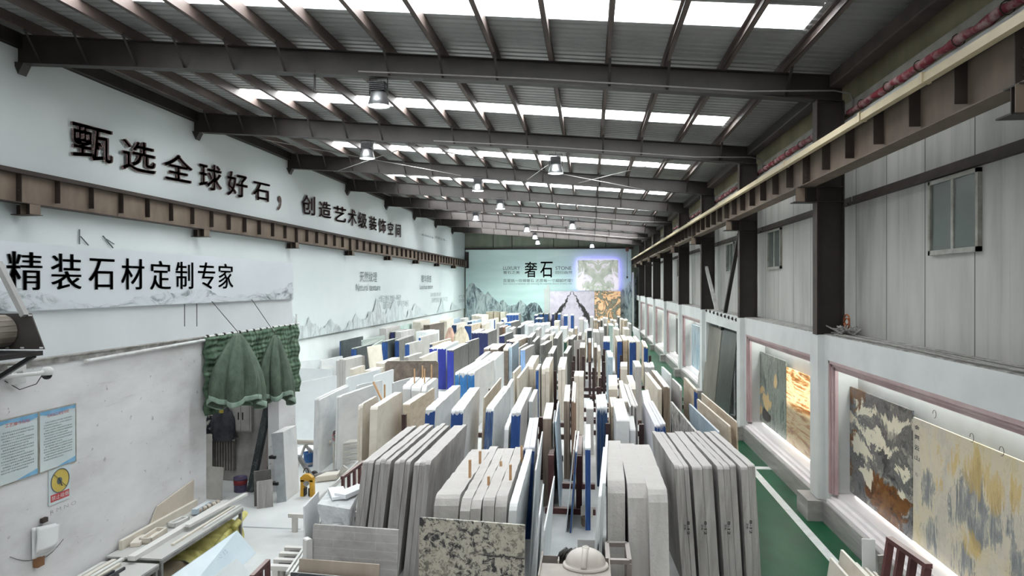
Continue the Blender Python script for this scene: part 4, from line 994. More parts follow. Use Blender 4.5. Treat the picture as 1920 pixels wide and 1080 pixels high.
B('tall grey slab with narrow blue edge, fifth of the blue-edged packs', 785, 789, 632, (818, 624), 'G', 'b', n=1, h=1.75, grp=GL, drop=.01)
B('low brownish pack with dark blue end behind the ultramarine ends', 806, 811, 644, (842, 634), 'T', 'p', n=2, grp=GL)
B('navy-ended pack against the wall above the third blue-edged pack', 732, 740, 622, None, 'D', 'n', n=2, grp=GL)
B('grey brown pack against the banner wall, left of the glassy slab', 711, 724, 616, (738, 610), 'G', n=3)
B('clear plastic-wrapped grey slab against the banner wall', 747, 750, 612, (769, 606), 'A', n=1)
B('grey dusty pack under the plastic-wrapped slab', 741, 752, 622, (768, 617), 'G', n=2)
B('tall beige block with rounded top left of the brown-grey pack', 774, 789, 601, None, 'C', n=1, h=1.75, rough=.09)
B('low white pack with stepped top in front of the tall beige block', 780, 799, 622, (806, 618), 'H', n=2, h=1.5)
B('brown-grey pack between the two tall beige blocks', 794, 806, 609, (822, 604), 'B', n=2)
B('tall beige block with broken top, right one of two by the wall', 824, 838, 598, None, 'C', n=1, h=1.75, rough=.12)
B('pale blue-grey slab with dark top right of the broken beige block', 841, 846, 599, (863, 594), 'L', n=2)
B('white topped pack with narrow dark blue ends right of the beige blocks', 847, 856, 608, (873, 601), 'C', 'p', n=3)
# ---- ultramarine / navy packs
GU = 'ultramarine painted packs behind the brown slab'
B('tall pack with ultramarine painted end, left of three behind the brown slab', 805, 819.5, 652, (840, 637), 'H', 'u', n=2, grp=GU)
B('tall pack with ultramarine painted end, middle of three behind the brown slab', 821, 836.5, 652, (851, 638), 'H', 'u', n=2, grp=GU)
B('tall pack with ragged ultramarine end and dark right face, right of three', 838, 851, 655, (876, 638), 'D', 'u', n=2, grp=GU, drop=.12)
B('dark grey pack end behind the ragged ultramarine pack', 872, 879, 641, (892, 634), 'D', n=2)
B('wide navy-ended pack in the middle of the hall, left half', 884, 897, 623, (905, 612), 'G', 'n', n=2)
B('wide navy-ended pack in the middle of the hall, right half', 897, 915, 623, (926, 612), 'D', 'n', n=2)
B('blue-ended pack with white streak and cream side, behind the wide navy pack', 871, 884, 610, (893, 605), 'T', 'b', n=2)
GC = 'bright blue white packs in a row'
B('white pack with bright blue end, left of three under the brown packs', 853, 861, 698, (893, 675), 'H', 'c', n=2, grp=GC, rough=.04, drop=.12)
B('white pack with bright blue end, middle of three under the brown packs', 862, 876, 698, (903, 675), 'H', 'c', n=2, grp=GC, rough=.04, drop=.12)
B('white pack with bright blue end and broad white side, right of three', 877, 890, 698, (915, 675), 'W', 'c', n=2, grp=GC, rough=.04, drop=.12)
B('white pack standing right behind the left bright blue pack', 891, 901, 675, (911, 659), 'W', n=2)
B('white pack standing right behind the middle bright blue pack', 903, 916, 675, (926, 659), 'W', n=2)
B('white film-wrapped pack standing right behind the right bright blue pack', 918, 929, 674, (935, 659), 'H', n=1, cat='slab bundle')
B('brown-ended pack with rounded top behind the white packs, left of three', 907, 917, 653, (925, 643), 'B', n=1, rough=.06, cat='slab bundle')
B('brown-ended pack with rounded top behind the white packs, middle of three', 919, 934, 653, (936, 643), 'B', n=1, rough=.06, cat='slab bundle')
B('brown-ended pack with rounded top behind the white packs, right of three', 943.5, 953, 653.5, (951, 643), 'B', n=1, rough=.06, cat='slab bundle')
B('tall cream-edged slab with pale blue side right of the brown packs', 954, 960, 650, (968, 640), 'L', n=1, h=1.65, cat='slab bundle')
B('pack with light blue painted end right of the tall cream-edged slab', 976, 985, 655, (994, 646), 'G', 'l', n=2)
B('thin grey slab edge left of the light blue end', 972.5, 975, 652, (988, 643), 'G', n=1)
B('pink-dusted pack with blue-black end behind the cream-edged slab', 950, 962, 639, (975, 631), 'T', 'n', n=2)
B('pink-dusted pack right of the blue-black end', 963, 971, 640, (986, 631), 'T', 'p', n=2)
B('grey pack with dark right side, tall one beside the thin grey edge', 989, 998, 632, (1000, 620), 'D', n=2, h=1.65)
B('second grey pack with dark right side behind the light blue end', 998, 1003, 640, (1008, 630), 'D', n=2)
B('dark green-grey pack with white dusty top and blue patch', 936, 946, 629, (953, 622), 'K', 'n', n=2, bz=.4)
B('bright blue ended pack with dark grey side before the far row', 947.5, 958, 605, (966, 600), 'D', 'c', n=2)
B('low dark pack carrying the pale green glass-like slab', 967, 983, 632, None, 'K', n=2, h=1.54, L=1.2)
facing('pale green glass-like slab lying across the packs in the middle', 963, 986, 628, 627, 1.66, BL_['A'], 1.2, .01, z0=1.55)
B('grey plastic-wrapped pack left of the dark row', 1014, 1023, 635, (1024, 626), 'G', n=2)
B('lower dark grey pack in front of the plastic-wrapped one', 1013, 1022, 646, (1027, 638), 'D', n=2)
B('tall cream slab end between the dark packs', 1031, 1037, 628, None, 'C', n=1, h=1.65)
B('dark grey pack with ribbed side in the middle row', 1038.5, 1046, 634, (1047, 622), 'D', n=3)
B('pack with pale top and green painted end', 1057, 1063, 639, (1066, 631), 'C', 'g', n=1, cat='slab bundle')
B('dark pack with wrinkled grey top beside the green end', 1064, 1073.5, 636, (1073, 628), 'D', n=2)
B('light grey double pack behind the white shouldered block, left', 1028, 1033, 662, (1037, 648), 'G', n=1, cat='slab bundle')
B('light grey double pack behind the white shouldered block, right', 1034, 1038, 662, (1041, 648), 'D', n=1, cat='slab bundle')
B('grey pack with dark side behind the second shouldered block', 1057, 1064, 661, (1066, 647), 'D', n=2)
GS = 'white shouldered blocks along the middle aisle'
B('cream block with white sloping top left of the aisle, nearer the light blue end', 985, 1000, 684, (998, 664), 'C', n=2, rough=.12, grp=GS)
B('tall cream block with white shouldered top, left of two before the dark packs', 1015, 1030, 686, (1026, 664), 'C', n=2, rough=.14, grp=GS)
B('tall cream block with white shouldered top, right of two before the dark packs', 1046, 1060, 687, (1052, 665), 'C', n=2, rough=.14, grp=GS)
B('tall cream block with square white top on the aisle edge', 1076, 1094, 704, (1078, 695), 'C', n=2, rough=.03, grp=GS)
B('cream block with pointed white top, right of the aisle', 1141, 1158, 719, (1141, 701), 'C', n=1, rough=.12, grp=GS, cat='slab bundle')
B('cream block with slanted white top, second right of the aisle', 1180, 1192, 719, (1174, 702), 'C', n=1, rough=.12, grp=GS, cat='slab bundle')
B('narrow white pack with blue end beside the first shouldered block', 1004.5, 1010, 692, (1010, 682), 'G', 'b', n=1, cat='slab bundle')
B('beige slab pair with pale tops left of the shouldered blocks, nearer', 961, 965, 698, (974, 685), 'C', n=1)
B('beige slab pair with pale tops left of the shouldered blocks, farther', 969, 973, 708, (988, 684), 'C', n=1)
B('white sharp-edged slab with lilac top left of the rough brown end', 991, 999, 752, (1001, 730), 'H', n=1, h=1.45)
B('tan raw-edged pack with white top, left of two at the aisle', 1057, 1068, 753, (1060, 722), 'O', n=2, rough=.02)
B('reddish raw-edged pack with white top, right of two at the aisle', 1071.5, 1079, 752, (1074, 716), 'R', n=2, rough=.02)
B('brown rough-ended pack with clean white top beside the light blue glassy slab', 1018, 1034, 784, (1024.5, 754), 'O', n=1, rough=.02, cat='slab bundle')
B('thin light blue glassy slab next to the brown rough-ended pack', 1040, 1043, 790, (1046, 751), 'L', n=1, lean=.05)
B('thin white slab between rough-ended pack and glassy slab', 1036.5, 1038.5, 792, (1040, 768), 'H', n=1, h=1.5)
B('dark blue ended pack with frosted white top on the right of the aisle', 1119, 1139, 761, (1117, 738), 'H', 'p', n=3, drop=.15, rough=.03)
B('white topped low pack with plain blue end in the aisle', 1097, 1107.5, 839, (1098, 795), 'H', 'b', n=1, h=1.35, cat='slab bundle', drop=.01)
B('low white pack in the aisle behind the plain blue end', 1099, 1113, 765, (1099, 752), 'W', n=1, h=1.1, cat='slab bundle')
B('grey-beige sheet standing right of the frosted dark blue pack', 1146, 1159, 762, None, 'T', n=1, h=1.55, L=1.2)
B('light grey square-ended block right of the frosted dark blue pack', 1156, 1180, 787, (1157.5, 770), 'W', n=1, rough=.02, cat='slab bundle')
B('small grey block stepping down behind the square-ended block', 1181, 1192, 805, (1177, 771), 'W', n=1, h=1.4, rough=.04, cat='slab bundle')
B('white topped pack with five striped ends right of the aisle', 1180, 1196, 760, (1165, 714), ['G', 'D', 'G', 'D', 'G'], n=5)
B('cream slab with brown end left of the striped ends', 1168, 1177, 752, (1160, 713), 'C', n=1, cat='slab bundle')
B('blue-white watery block in the middle of the dark aisle', 1140, 1149, 668, (1141, 664), 'L', n=1, rough=.05, cat='slab bundle')
# ---- right side
GR = 'blue-ended packs near the right wall'
B('cream-topped pack with short blue band, first of the blue-ended near the right wall', 1131, 1143.5, 639, (1132, 630), 'G', 'b', n=1, bz=.42, grp=GR, cat='slab bundle')
B('blue-ended pack with tan side, second near the right wall', 1157, 1166.5, 639, (1152, 627), 'T', 'b', n=2, grp=GR)
B('wide blue-ended pack with beige side, third near the right wall', 1180, 1192, 640, (1171, 627), 'C', 'b', n=2, grp=GR)
B('dark blue-ended pack nearest to the lit niches', 1207, 1215, 650, (1201, 636), 'T', 'b', n=2, grp=GR)
B('tan pack close beside the second blue-ended pack', 1168, 1177, 637, (1163, 628), 'T', n=1, cat='slab bundle')
B('beige pack close beside the wide blue-ended pack', 1193, 1200, 640, (1184, 627), 'C', n=1, cat='slab bundle')
B('cream block with slanting top behind the slanted white block', 1163, 1176, 684, (1164, 677), 'C', n=1, rough=.08, cat='slab bundle')
B('grey cream block right of the slanting-topped block', 1191, 1203, 686, (1186, 675), 'G', n=1, rough=.05, cat='slab bundle')
B('grey square pack in front of the niche base', 1209, 1227, 688, (1207, 679), 'G', n=3)
B('beige pack with fluted brown end beside the lilac-topped pack', 1233, 1241, 728, (1209, 697), 'C', n=3)
B('white-topped pack with woody brown end right of the beige fluted pack', 1244, 1256, 725, (1221, 694), 'O', n=3)
B('lilac-topped pack with blue end near the marked grey blocks', 1227, 1248, 795, (1206, 752), 'P', 'b', n=4, drop=.09)
B('white ribbed pack behind the lilac-topped pack', 1208, 1222, 756, (1203, 730), 'W', n=3)
B('thin speckled dark slab right of the lilac-topped pack', 1303, 1307, 808, (1257, 752), 'S', n=1, lean=.06)
B('pale blue veined slab leaning right of the speckled slab', 1345, 1349, 808, (1291, 756), 'L', n=1, lean=.06)
B('beige slab with two dark straps leaning toward the right wall', 1366, 1370, 798, (1306, 747), 'T', n=1, lean=.05)
B('outermost beige slab nearest the green floor and the dark recess slabs', 1379, 1382, 790, (1314, 736), 'T', n=1, lean=.05)
B('grey cream slab with wavy top before the second niche', 1275, 1279, 725, (1258, 708), 'G', n=1, rough=.06)
B('beige pack with narrow blue end under the blue niche slab', 1301, 1308, 730, (1282, 708), 'T', 'b', n=2)
B('white frame-like slab standing before the niche base', 1255, 1259, 702, (1240, 687), 'H', n=1)
B('slate blue-black slab, tall and narrow in the middle of the aisle', 1101, 1109.5, 620, None, 'K', n=1, h=1.65, cat='slab bundle')
B('white-capped grey pack right of the slate slab', 1112, 1123, 622, None, 'G', n=2)
B('plastic-wrapped grey pack right of the white-capped one', 1124, 1132, 617, None, 'G', n=1, rough=.1, cat='slab bundle')
B('grey brown upright pack in the dark middle aisle', 1087, 1097, 651, None, 'B', n=2)
facing('light grey sheet facing the camera in the middle aisle', 1077, 1097, 638, 637, 1.6, BL_['G'], .03, .01)
B('white leaning slab by the niches far along the right wall', 1196, 1199, 618, (1186, 612), 'H', n=1, lean=.1)
B('pale green-white slab with dark side far along the right', 1142, 1151, 610, None, 'A', n=2)
B('tall grey column-like pack right of the pale bookmatched slab foot', 1086, 1094, 598, None, 'G', n=1, h=1.75, cat='slab bundle')
# ---- far rows
FAR1 = 'small packs in the far rows below the back banner'
far = [
 # u1 u2 v back mat blue label
 (911, 925, 584, (920, 581), 'T', None, 'brown pack in the farthest row, under the mountain foot'),
 (926, 937, 584, None, 'T', None, 'tan pack in the farthest row, right of the brown one'),
 (938, 947, 585, None, 'C', None, 'mixed beige pack left of the four far blue ends'),
 (949.5, 955, 589, (960, 584), 'H', 'b', 'far blue-ended pack, first of four in a tight set'),
 (955.5, 961, 589, (966, 584), 'H', 'b', 'far blue-ended pack, second of four in a tight set'),
 (961.5, 966.5, 589, (971, 584), 'H', 'b', 'far blue-ended pack, third of four in a tight set'),
 (967, 972, 589, (978, 584), 'G', 'b', 'far blue-ended pack with grey side, last of the tight set'),
 (884, 893, 591, (900, 587), 'C', None, 'far cream pack with white top by the banner corner, left half'),
 (894, 903, 592, (912, 588), 'C', None, 'far cream pack with white top by the banner corner, right half'),
 (876.5, 885, 602, (890, 599), 'L', 'p', 'far pale blue-grey pack with small blue end'),
 (886, 894, 601, None, 'L', None, 'far pale blue-grey pack beside the small blue end'),
 (924.6, 928.5, 598, None, 'C', 'b', 'far cream pack with narrow blue end'),
 (940, 945, 598, None, 'H', 'b', 'far white pack with narrow blue end'),
 (931, 940, 606, None, 'G', None, 'far plain grey pack before the narrow blue ends'),
 (977, 983, 606, (988, 601), 'H', None, 'far white pair, left pack'),
 (984, 990, 606, (996, 601), 'H', None, 'far white pair, right pack'),
 (936, 940, 613, None, 'B', None, 'far narrow brown upright slab'),
 (942, 946, 612, None, 'R', None, 'far narrow reddish upright slab'),
 (948, 951, 614, None, 'H', None, 'far narrow white upright slab'),
 (990, 1000, 610, None, 'W', None, 'white plastic-covered pack in the far middle, left'),
 (1001, 1012, 608, None, 'H', None, 'white plastic-covered pack in the far middle, centre'),
 (1013, 1029, 607, None, 'W', None, 'white plastic-covered pack in the far middle, right'),
 (1004, 1010, 597, None, 'K', 'p', 'small dark pack with snowy top in the far middle, left'),
 (1011, 1017, 597, None, 'K', 'p', 'small dark pack with snowy top in the far middle, second'),
 (1002, 1008, 590, None, 'K', 'n', 'tiny dark pack before the dark printed rock, left'),
 (1010, 1018, 588, None, 'K', 'p', 'tiny dark pack before the dark printed rock, middle'),
 (1020, 1028, 588, None, 'D', 'p', 'tiny dark pack before the dark printed rock, right'),
 (1035, 1039, 588, None, 'G', 'n', 'far pack with dark blue end before the pale backlit slab, first'),
 (1046, 1051, 588, None, 'G', 'b', 'far pack with blue end before the pale backlit slab, second'),
 (1057, 1064, 591, None, 'H', 'b', 'far white block with blue band before the pale backlit slab, third'),
 (1070, 1076, 590, None, 'G', 'b', 'far pack with tall blue end before the pale backlit slab, fourth'),
 (1031, 1044, 614, None, 'H', None, 'far white block at the left edge of the far aisle'),
 (1039, 1048, 603, None, 'C', None, 'far cream block behind the white block by the aisle'),
 (1050, 1063, 615, None, 'H', None, 'film-wrapped white block right of the far cream block'),
 (1066, 1074, 620, None, 'C', None, 'far low cream block right of the film-wrapped one'),
 (1077, 1082, 615, None, 'T', None, 'far narrow tan block beside the grey column'),
 (1095, 1102, 602, None, 'H', None, 'far white block between grey column and tan column'),
 (1096, 1100, 622, None, 'C', None, 'far low cream block before the slate slab'),
 (1106, 1112, 594, None, 'G', None, 'far grey slab under the dark vein of the backlit slab'),
 (1113, 1120, 599, None, 'T', None, 'tall tan pack under the orange backlit slab, first'),
 (1121, 1125, 602, None, 'B', None, 'narrow brown pack under the orange backlit slab, second'),
 (1126, 1130, 599, None, 'D', None, 'narrow dark pack under the orange backlit slab, third'),
 (1131, 1135, 596, None, 'G', None, 'pale grey pack under the orange backlit slab, fourth'),
 (1136, 1140, 597, None, 'C', None, 'cream pack under the orange backlit slab, fifth'),
 (1145, 1150, 600, None, 'G', None, 'grey wrapped pack under the orange backlit slab, sixth'),
 (1151, 1156, 601, None, 'T', None, 'tan wrapped pack under the orange backlit slab, seventh'),
 (1158, 1163, 594, None, 'D', None, 'dark narrow pack right of the orange backlit slab'),
 (1164, 1169, 598, None, 'C', None, 'cream upright pack right of the orange slab, nearer the corner'),
 (1170, 1177, 600, None, 'T', None, 'tan upright pack right of the orange slab'),
 (1179, 1184, 607, None, 'G', None, 'grey upright pack before the far white panel'),
 (1151.5, 1161, 617, None, 'C', None, 'cream block with square white top far right'),
 (1170, 1180, 617, None, 'C', None, 'cream block beside the green frame far right'),
 (1155, 1159, 608, None, 'H', None, 'small white slab end behind the far right cream block'),
 (1133, 1138, 610, None, 'D', None, 'dark slab end left of the pale green-white slab'),
 (863, 870, 597, None, 'G', None, 'grey pack at the foot of the corner post'),
 (903, 911, 606, None, 'C', None, 'rough cream lump behind the blue-ended pack'),
 (913, 921, 600, None, 'W', None, 'white pack between far cream packs and narrow blue end'),
 (955, 962, 616, None, 'G', None, 'grey pack before the bright blue ended pack'),
 (970, 977, 613, None, 'K', None, 'dark pack before the far white pair'),
 (1022, 1029, 620, None, 'G', None, 'grey wrapped pack before the white plastic-covered packs'),
 (1046, 1052, 625, None, 'D', None, 'small dark pack before the film-wrapped white block'),
 (1004, 1011, 617, None, 'G', None, 'grey pack before the centre plastic-covered pack'),
 (1084, 1090, 628, None, 'B', None, 'brown slab end before the grey column'),
 (1103, 1108, 640, None, 'R', None, 'reddish slab end right of the slate slab foot'),
 (1114, 1119, 650, None, 'B', None, 'brown slab end in the dark aisle, left'),
 (1121, 1126, 655, None, 'T', None, 'tan slab end in the dark aisle, right'),
]
for u1, u2, v, back, m, bl, lab in far:
    B(lab, u1, u2, v, back, m, bl, n=2 if u2-u1 > 6 else 1, parts=False, cat='slab bundle', L=1.9, rough=.05, grp=FAR1)
# plastic lumps and leftovers lying on packs
def lump(lab, u, v, h, sx, sy, sz, m, seed, name='plastic_bundle', cat='wrapped bundle'):
    p = PZ(u, v, h); rnd = random.Random(seed); mb = MB(); n = 14
    prof = [(sx*r, sz*z) for r, z in ((.85, 0), (1, .12), (.95, .4), (.7, .75), (.35, .97), (0, 1))]
    mb.lathe((p.x, p.y, 0), prof, n, sx=1, sy=sy/sx)
    for i, q in enumerate(mb.v):
        f = 1+rnd.uniform(-.16, .16); mb.v[i] = Vector((p.x+(q.x-p.x)*f, p.y+(q.y-p.y)*f, q.z*(1+rnd.uniform(-.08, .08))))
    return mb.build(name, m, label=lab, cat=cat, smooth=False)
# racks that carry the packs
MARR = M('dark_rack_paint', '2c1d1d', '3d2726', rough=.6, scale=4, dust='7d6d69', dustf=.6)
for i, (x0, x1, y, ps) in enumerate(((-4.4, -.3, 13.9, (-3.9, -2.9, -1.9, -.9)), (.2, 3.0, 13.4, (.35, 1.2, 2.1)), (-3.6, -.2, 17.6, (-2.6, -1.4, -.45)), (.1, 3.2, 18.2, (.22, .9, 1.8, 2.6)), (-5.6, -.2, 21.5, (-2.3, -1.3, -.5)),
        (.0, 3.2, 22.4, (.12, 1.0, 2.0)), (-5.5, -.2, 26.0, (-1.6, -.6, -.25)), (.1, 3.3, 26.5, (.3, 1.2, 2.3)), (-.9, .9, 24.2, (-.6, .0, .5)), (-.9, .9, 29.0, (-.5, .6)), (-.8, 1.0, 20.0, (-.5, .3)))):
    g = thing('slab_rack', 'dark brownish steel rack low between the packs, %s counted from the front row' % ORD[i], 'rack', ((x0+x1)/2, y, 0), 'racks between the packs')
    for ya in (y, y+1.5):
        cuts = sorted((a, b) for a, b, c, d in FOOT if c < ya+.14 and d > ya-.02); x = x0; segs = []
        for a, b in cuts:
            if a-x > .06: segs.append((x, min(a, x1)))
            x = max(x, b)
        if x1-x > .06: segs.append((x, x1))
        for a, b in segs:
            if b > a: MB().box((a, ya, 0), (b, ya+.12, .12)).build('base_rail', MARR, g)
    for px in ps:
        for k in range(9):
            q = px+.05*((k+1)//2)*(-1)**k
            if not any(a < q+.05 and b > q-.05 and c < y+.12 and d > y for a, b, c, d in FOOT): MB().box((q-.045, y+.02, .12), (q+.045, y+.11, 1.28)).build('post', MARR, g); break
FILM = M('dusty_film', 'dedcd6', 'c8c5be', rough=.35, scale=5, bump=.5)
lump('crumpled cream plastic bundle on the floor behind the ultramarine packs', 865, 634, 1.0, .55, .5, 1.55, M('cream_film', 'd8cdb8', 'c2b6a0', rough=.4, scale=5, bump=.4), 4)
lump('rosy wrapped lump left of the cream plastic bundle', 844, 633, 1.0, .35, .35, 1.5, M('rosy_film', 'c9a898', 'b89686', rough=.5, scale=4), 5)
# ================================================================ RIGHT NICHES
NX = 4.30
def nslab(lab, m, u0, vt, u1, vb, z0=None, z1=None, x=NX, y1=None):
    """slab standing in a niche, given by its far top corner and near bottom corner"""
    a, b = PX(u0, vt, x), PX(u1, vb, x)
    ya, yb = a.y, (b.y if y1 is None else y1)
    return MB().box((x, min(ya, yb), b.z if z0 is None else z0), (x+.025, max(ya, yb), a.z if z1 is None else z1)).build('display_slab', m, label=lab, cat='stone slab')
def warpv(t, scale, amt, stretch=(1, 1, 1)):
    n0 = t.noise(t.mapping(stretch), scale, 9, .68, .6); a = t.n.new('ShaderNodeVectorMath'); a.operation = 'SUBTRACT'; t.l.new(n0.outputs[1], a.inputs[0]); a.inputs[1].default_value = (.5, .5, .5)
    b = t.n.new('ShaderNodeVectorMath'); b.operation = 'MULTIPLY_ADD'; t.l.new(a.outputs[0], b.inputs[0]); b.inputs[1].default_value = (amt, amt, amt); t.l.new(t.src, b.inputs[2]); return b.outputs[0]
def gala(name, w, h):
    t = NT(name); wv = warpv(t, 1.7, 1.0)
    n = t.noise(t.mapping((1, .8, 1.5), (.3, 0, 0), wv), 2.2, 9, .66, 1.0); k = t.math('MULTIPLY', t.math('SUBTRACT', n.outputs[0], .5), 3.2)
    col = t.ramp(n.outputs[0], [(.3, '26282b'), (.42, '4c4e51'), (.48, '7b7a78'), (.52, '45474a'), (.58, '94928e'), (.68, 'aca596')])
    fb = blobs(t, wv, w, h, [(.08, .1, .16, .16), (.3, .06, .14, .12), (.05, .5, .08, .14), (.12, .74, .16, .13), (.72, .88, .26, .18), (.62, .7, .1, .07), (.88, .78, .16, .12), (.3, .5, .06, .07)], k)
    col = t.mix(t.ramp(fb, [(.8, 1.), (1.0, 0.)]), col, t.ramp(n.outputs[0], [(.35, '4c2c11'), (.5, '6f441c'), (.65, '85592a')]))
    fw = blobs(t, wv, w, h, [(.45, .13, .16, .045), (.8, .14, .17, .05), (.22, .3, .17, .055), (.58, .36, .26, .05), (.42, .53, .14, .085), (.46, .74, .1, .075), (.93, .5, .1, .03), (.1, .42, .05, .04), (.92, .68, .06, .04)], k)
    col = t.mix(t.ramp(fw, [(.7, 1.), (1.1, .7), (1.35, .2), (1.9, 0.)]), col, 'e9e2cc')
    return t.out(col, .25)
def cloud(name, w, h):
    t = NT(name); wv = warpv(t, 1.2, .9, (1, 1, .55))
    n = t.noise(t.mapping((1, 1.3, .45), (.2, 0, 0), wv), 1.7, 9, .66, .8); f = t.noise(t.mapping((1, 2.6, .5), (.25, 0, 0)), 4.5, 8, .7, .9)
    k = t.math('ADD', t.math('MULTIPLY', t.math('SUBTRACT', n.outputs[0], .5), 9.), t.math('MULTIPLY', t.math('SUBTRACT', f.outputs[0], .5), 7.))
    col = t.ramp(n.outputs[0], [(.28, 'd3bf8e'), (.42, 'dccfae'), (.55, 'd9d0bf'), (.7, 'c4bdb1')])
    fg = blobs(t, wv, w, h, [(.13, .5, .06, .12), (.2, .82, .10, .14), (.34, .58, .08, .16), (.46, .36, .07, .18), (.56, .55, .12, .14), (.7, .4, .1, .16), (.84, .6, .14, .18), (.42, .9, .08, .12), (.92, .33, .08, .2)], k)
    grey = t.ramp(f.outputs[0], [(.35, '6f747a'), (.5, '8d9194'), (.62, 'b3b1ab')])
    col = t.mix(t.ramp(fg, [(-1., .95), (.6, .7), (1.8, .3), (3.2, 0.)]), col, grey)
    fy = blobs(t, wv, w, h, [(.3, .2, .05, .14), (.47, .2, .06, .12), (.62, .26, .05, .12), (.25, .42, .05, .08), (.75, .26, .06, .12), (.5, .75, .05, .1)], k)
    col = t.mix(t.ramp(fy, [(-1., .7), (1., .4), (2.4, 0.)]), col, 'd2b36c')
    n2 = t.noise(wv, 3.0, 9, .7, 1.0); a = t.math('ABSOLUTE', t.math('SUBTRACT', n2.outputs[0], .5))
    return t.out(t.mix(t.math('MULTIPLY', t.ramp(a, [(0., 1.), (.006, 0.)]), .5), col, '43454a'), .25)
def green(name, w, h):
    t = NT(name); wv = warpv(t, 1.5, .7, (1, 1, .6))
    n = t.noise(t.mapping((1, 1.6, .6), (.5, 0, 0), wv), 2.0, 9, .64, 1.2); k = t.math('MULTIPLY', t.math('SUBTRACT', n.outputs[0], .5), 2.6)
    col = t.ramp(n.outputs[0], [(.3, '363f3b'), (.42, '6a746c'), (.5, '8d958b'), (.56, '6c766d'), (.66, 'a3a89c')])
    fc = blobs(t, wv, w, h, [(.12, .22, .1, .10), (.16, .45, .12, .08), (.32, .55, .14, .07), (.5, .68, .12, .12), (.14, .75, .09, .14), (.3, .85, .09, .1), (.75, .3, .05, .14)], k)
    col = t.mix(t.ramp(fc, [(.8, 1.), (1.2, 0.)]), col, 'd0b582')
    fk = blobs(t, wv, w, h, [(.5, .9, .13, .10)], k)
    return t.out(t.mix(t.ramp(fk, [(.85, 1.), (1.0, 0.)]), col, '17191a'), .25)
def onyx(name):
    t = NT(name)
    v = t.mapping((1, .35, 3.0), (-.12, 0, 0)); n = t.noise(v, 1.9, 9, .66, .55)
    col = t.ramp(n.outputs[0], [(.3, '6b3d1b'), (.41, 'b97a3d'), (.47, 'f0cf92'), (.53, 'fbe7bd'), (.58, 'd79a55'), (.64, '8f5a2d'), (.72, 'f3dcae')])
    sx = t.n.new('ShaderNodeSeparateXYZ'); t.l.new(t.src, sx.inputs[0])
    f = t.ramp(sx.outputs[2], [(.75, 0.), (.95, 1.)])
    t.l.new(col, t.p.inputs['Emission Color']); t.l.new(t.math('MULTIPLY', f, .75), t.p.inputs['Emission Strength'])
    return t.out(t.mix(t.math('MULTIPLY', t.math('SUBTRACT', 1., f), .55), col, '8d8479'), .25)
def bluewave(name):
    t = NT(name); n = t.noise(t.mapping((1, 3.2, .35)), 1.6, 8, .6, 1.6)
    return t.out(t.ramp(n.outputs[0], [(.3, '4f7896'), (.42, '8fb2c6'), (.5, 'c5d6de'), (.58, '7ea3ba'), (.7, 'b59a72')]), .25)
a = PX(1566, 714, NX); b = PX(1709, 1012, NX)
GY1 = a.y; GY0 = b.y
nslab('polished grey, white and rust-brown cloudy slab standing in the first lit niche', gala('galaxy_stone', GY1-GY0, a.z-.56), 1566, 714, 1710, 1010, z0=.56)
c = PX(1714, 782, NX)
cs = MB().box((NX-.012, 6.72, .58), (NX+.012, c.y, c.z)).build('display_slab', cloud('cloud_onyx', c.y-6.72, c.z-.58), label='large beige and grey misty slab with black inscription in the first lit niche', cat='stone slab')
mb = MB()
for i, ch in enumerate('金翠云山'):
    p, q = PX(1714.5, 795+19*i, NX-.014), PX(1724, 809+19*i, NX-.014)
    put(mb, ch, wallX(NX-.0135, p.y, q.y, q.z+.0, p.z), w=.02)
p, q = PX(1716, 885, NX-.014), PX(1721, 894, NX-.014); put(mb, '石', wallX(NX-.0135, p.y, q.y, q.z, p.z))
mb.build('inscription', INKK, cs)
nslab('grey-green veined slab with cream streaks in the second lit niche', green('green_vein_stone', PX(1407, 652, NX).y-PX(1473, 838, NX).y, PX(1407, 652, NX).z-.56), 1407, 652, 1473, 838, z0=.56)
nslab('backlit golden onyx slab with brown bands in the second lit niche', onyx('golden_onyx'), 1474.5, 688, 1530, 890, z0=.56)
# recess with dark slabs
GB = M('grey_dusty_slab', '5d5a54', '7f7a70', rough=.45, scale=1.4, stretch=(1, 1, .5)); BK = stone('black_veined', [(.3, '252827'), (.55, '343736'), (.75, '4a4d4b')], 1.4, 1.4, (1, 2, .4), rough=.35, vein=('a9aaa5', .008, .5))
def leaner(lab, m, u0, vt0, u1, vt1, vb, x=4.08, tilt=.1):
    a, b = PX(u0, vt0, x), PX(u1, vt1, x); z = 0; b.y = max(b.y, 18.66)
    if a.y-b.y < .3: a.y = b.y+1.1
    return MB().prism([(x, a.y, a.z), (x, b.y, b.z), (x-.25, b.y, z), (x-.25, a.y, z)], (.03, 0, .01)).build('leaning_slab', m, label=lab, cat='stone slab')
leaner('grey-brown dusty slab leaning in the recess between second and third piers', GB, 1329, 610, 1353, 618, 770)
leaner('black white-veined slab leaning in the recess beside the second pier', BK, 1354.5, 617, 1382, 626, 790)
leaner('narrow pale grey slab leaning at the far side of the recess', BL_['G'], 1319, 610, 1327, 612, 760, x=4.12)
for i, (u0, v0, u1, v1) in enumerate(((1312, 452, 1352, 614), (1386, 440, 1354, 617))):
    p, q = PX(u0, v0, 4.02), PX(u1, v1, 4.02)
    MB().bar(p, q, .10, .10).build('wall_brace', M('galv_brace', '9b9a97', '82807c', rough=.5, scale=4) if i == 0 else STEEL, label=('pale galvanised diagonal brace over the dark slabs of the recess', 'dark steel diagonal brace over the dark slabs of the recess')[i], cat='brace')
ab_ = thing('anchor_bolts', 'row of dark anchor bolts on the white header above the recess', 'bolts', (3.95, 21, 2.9))
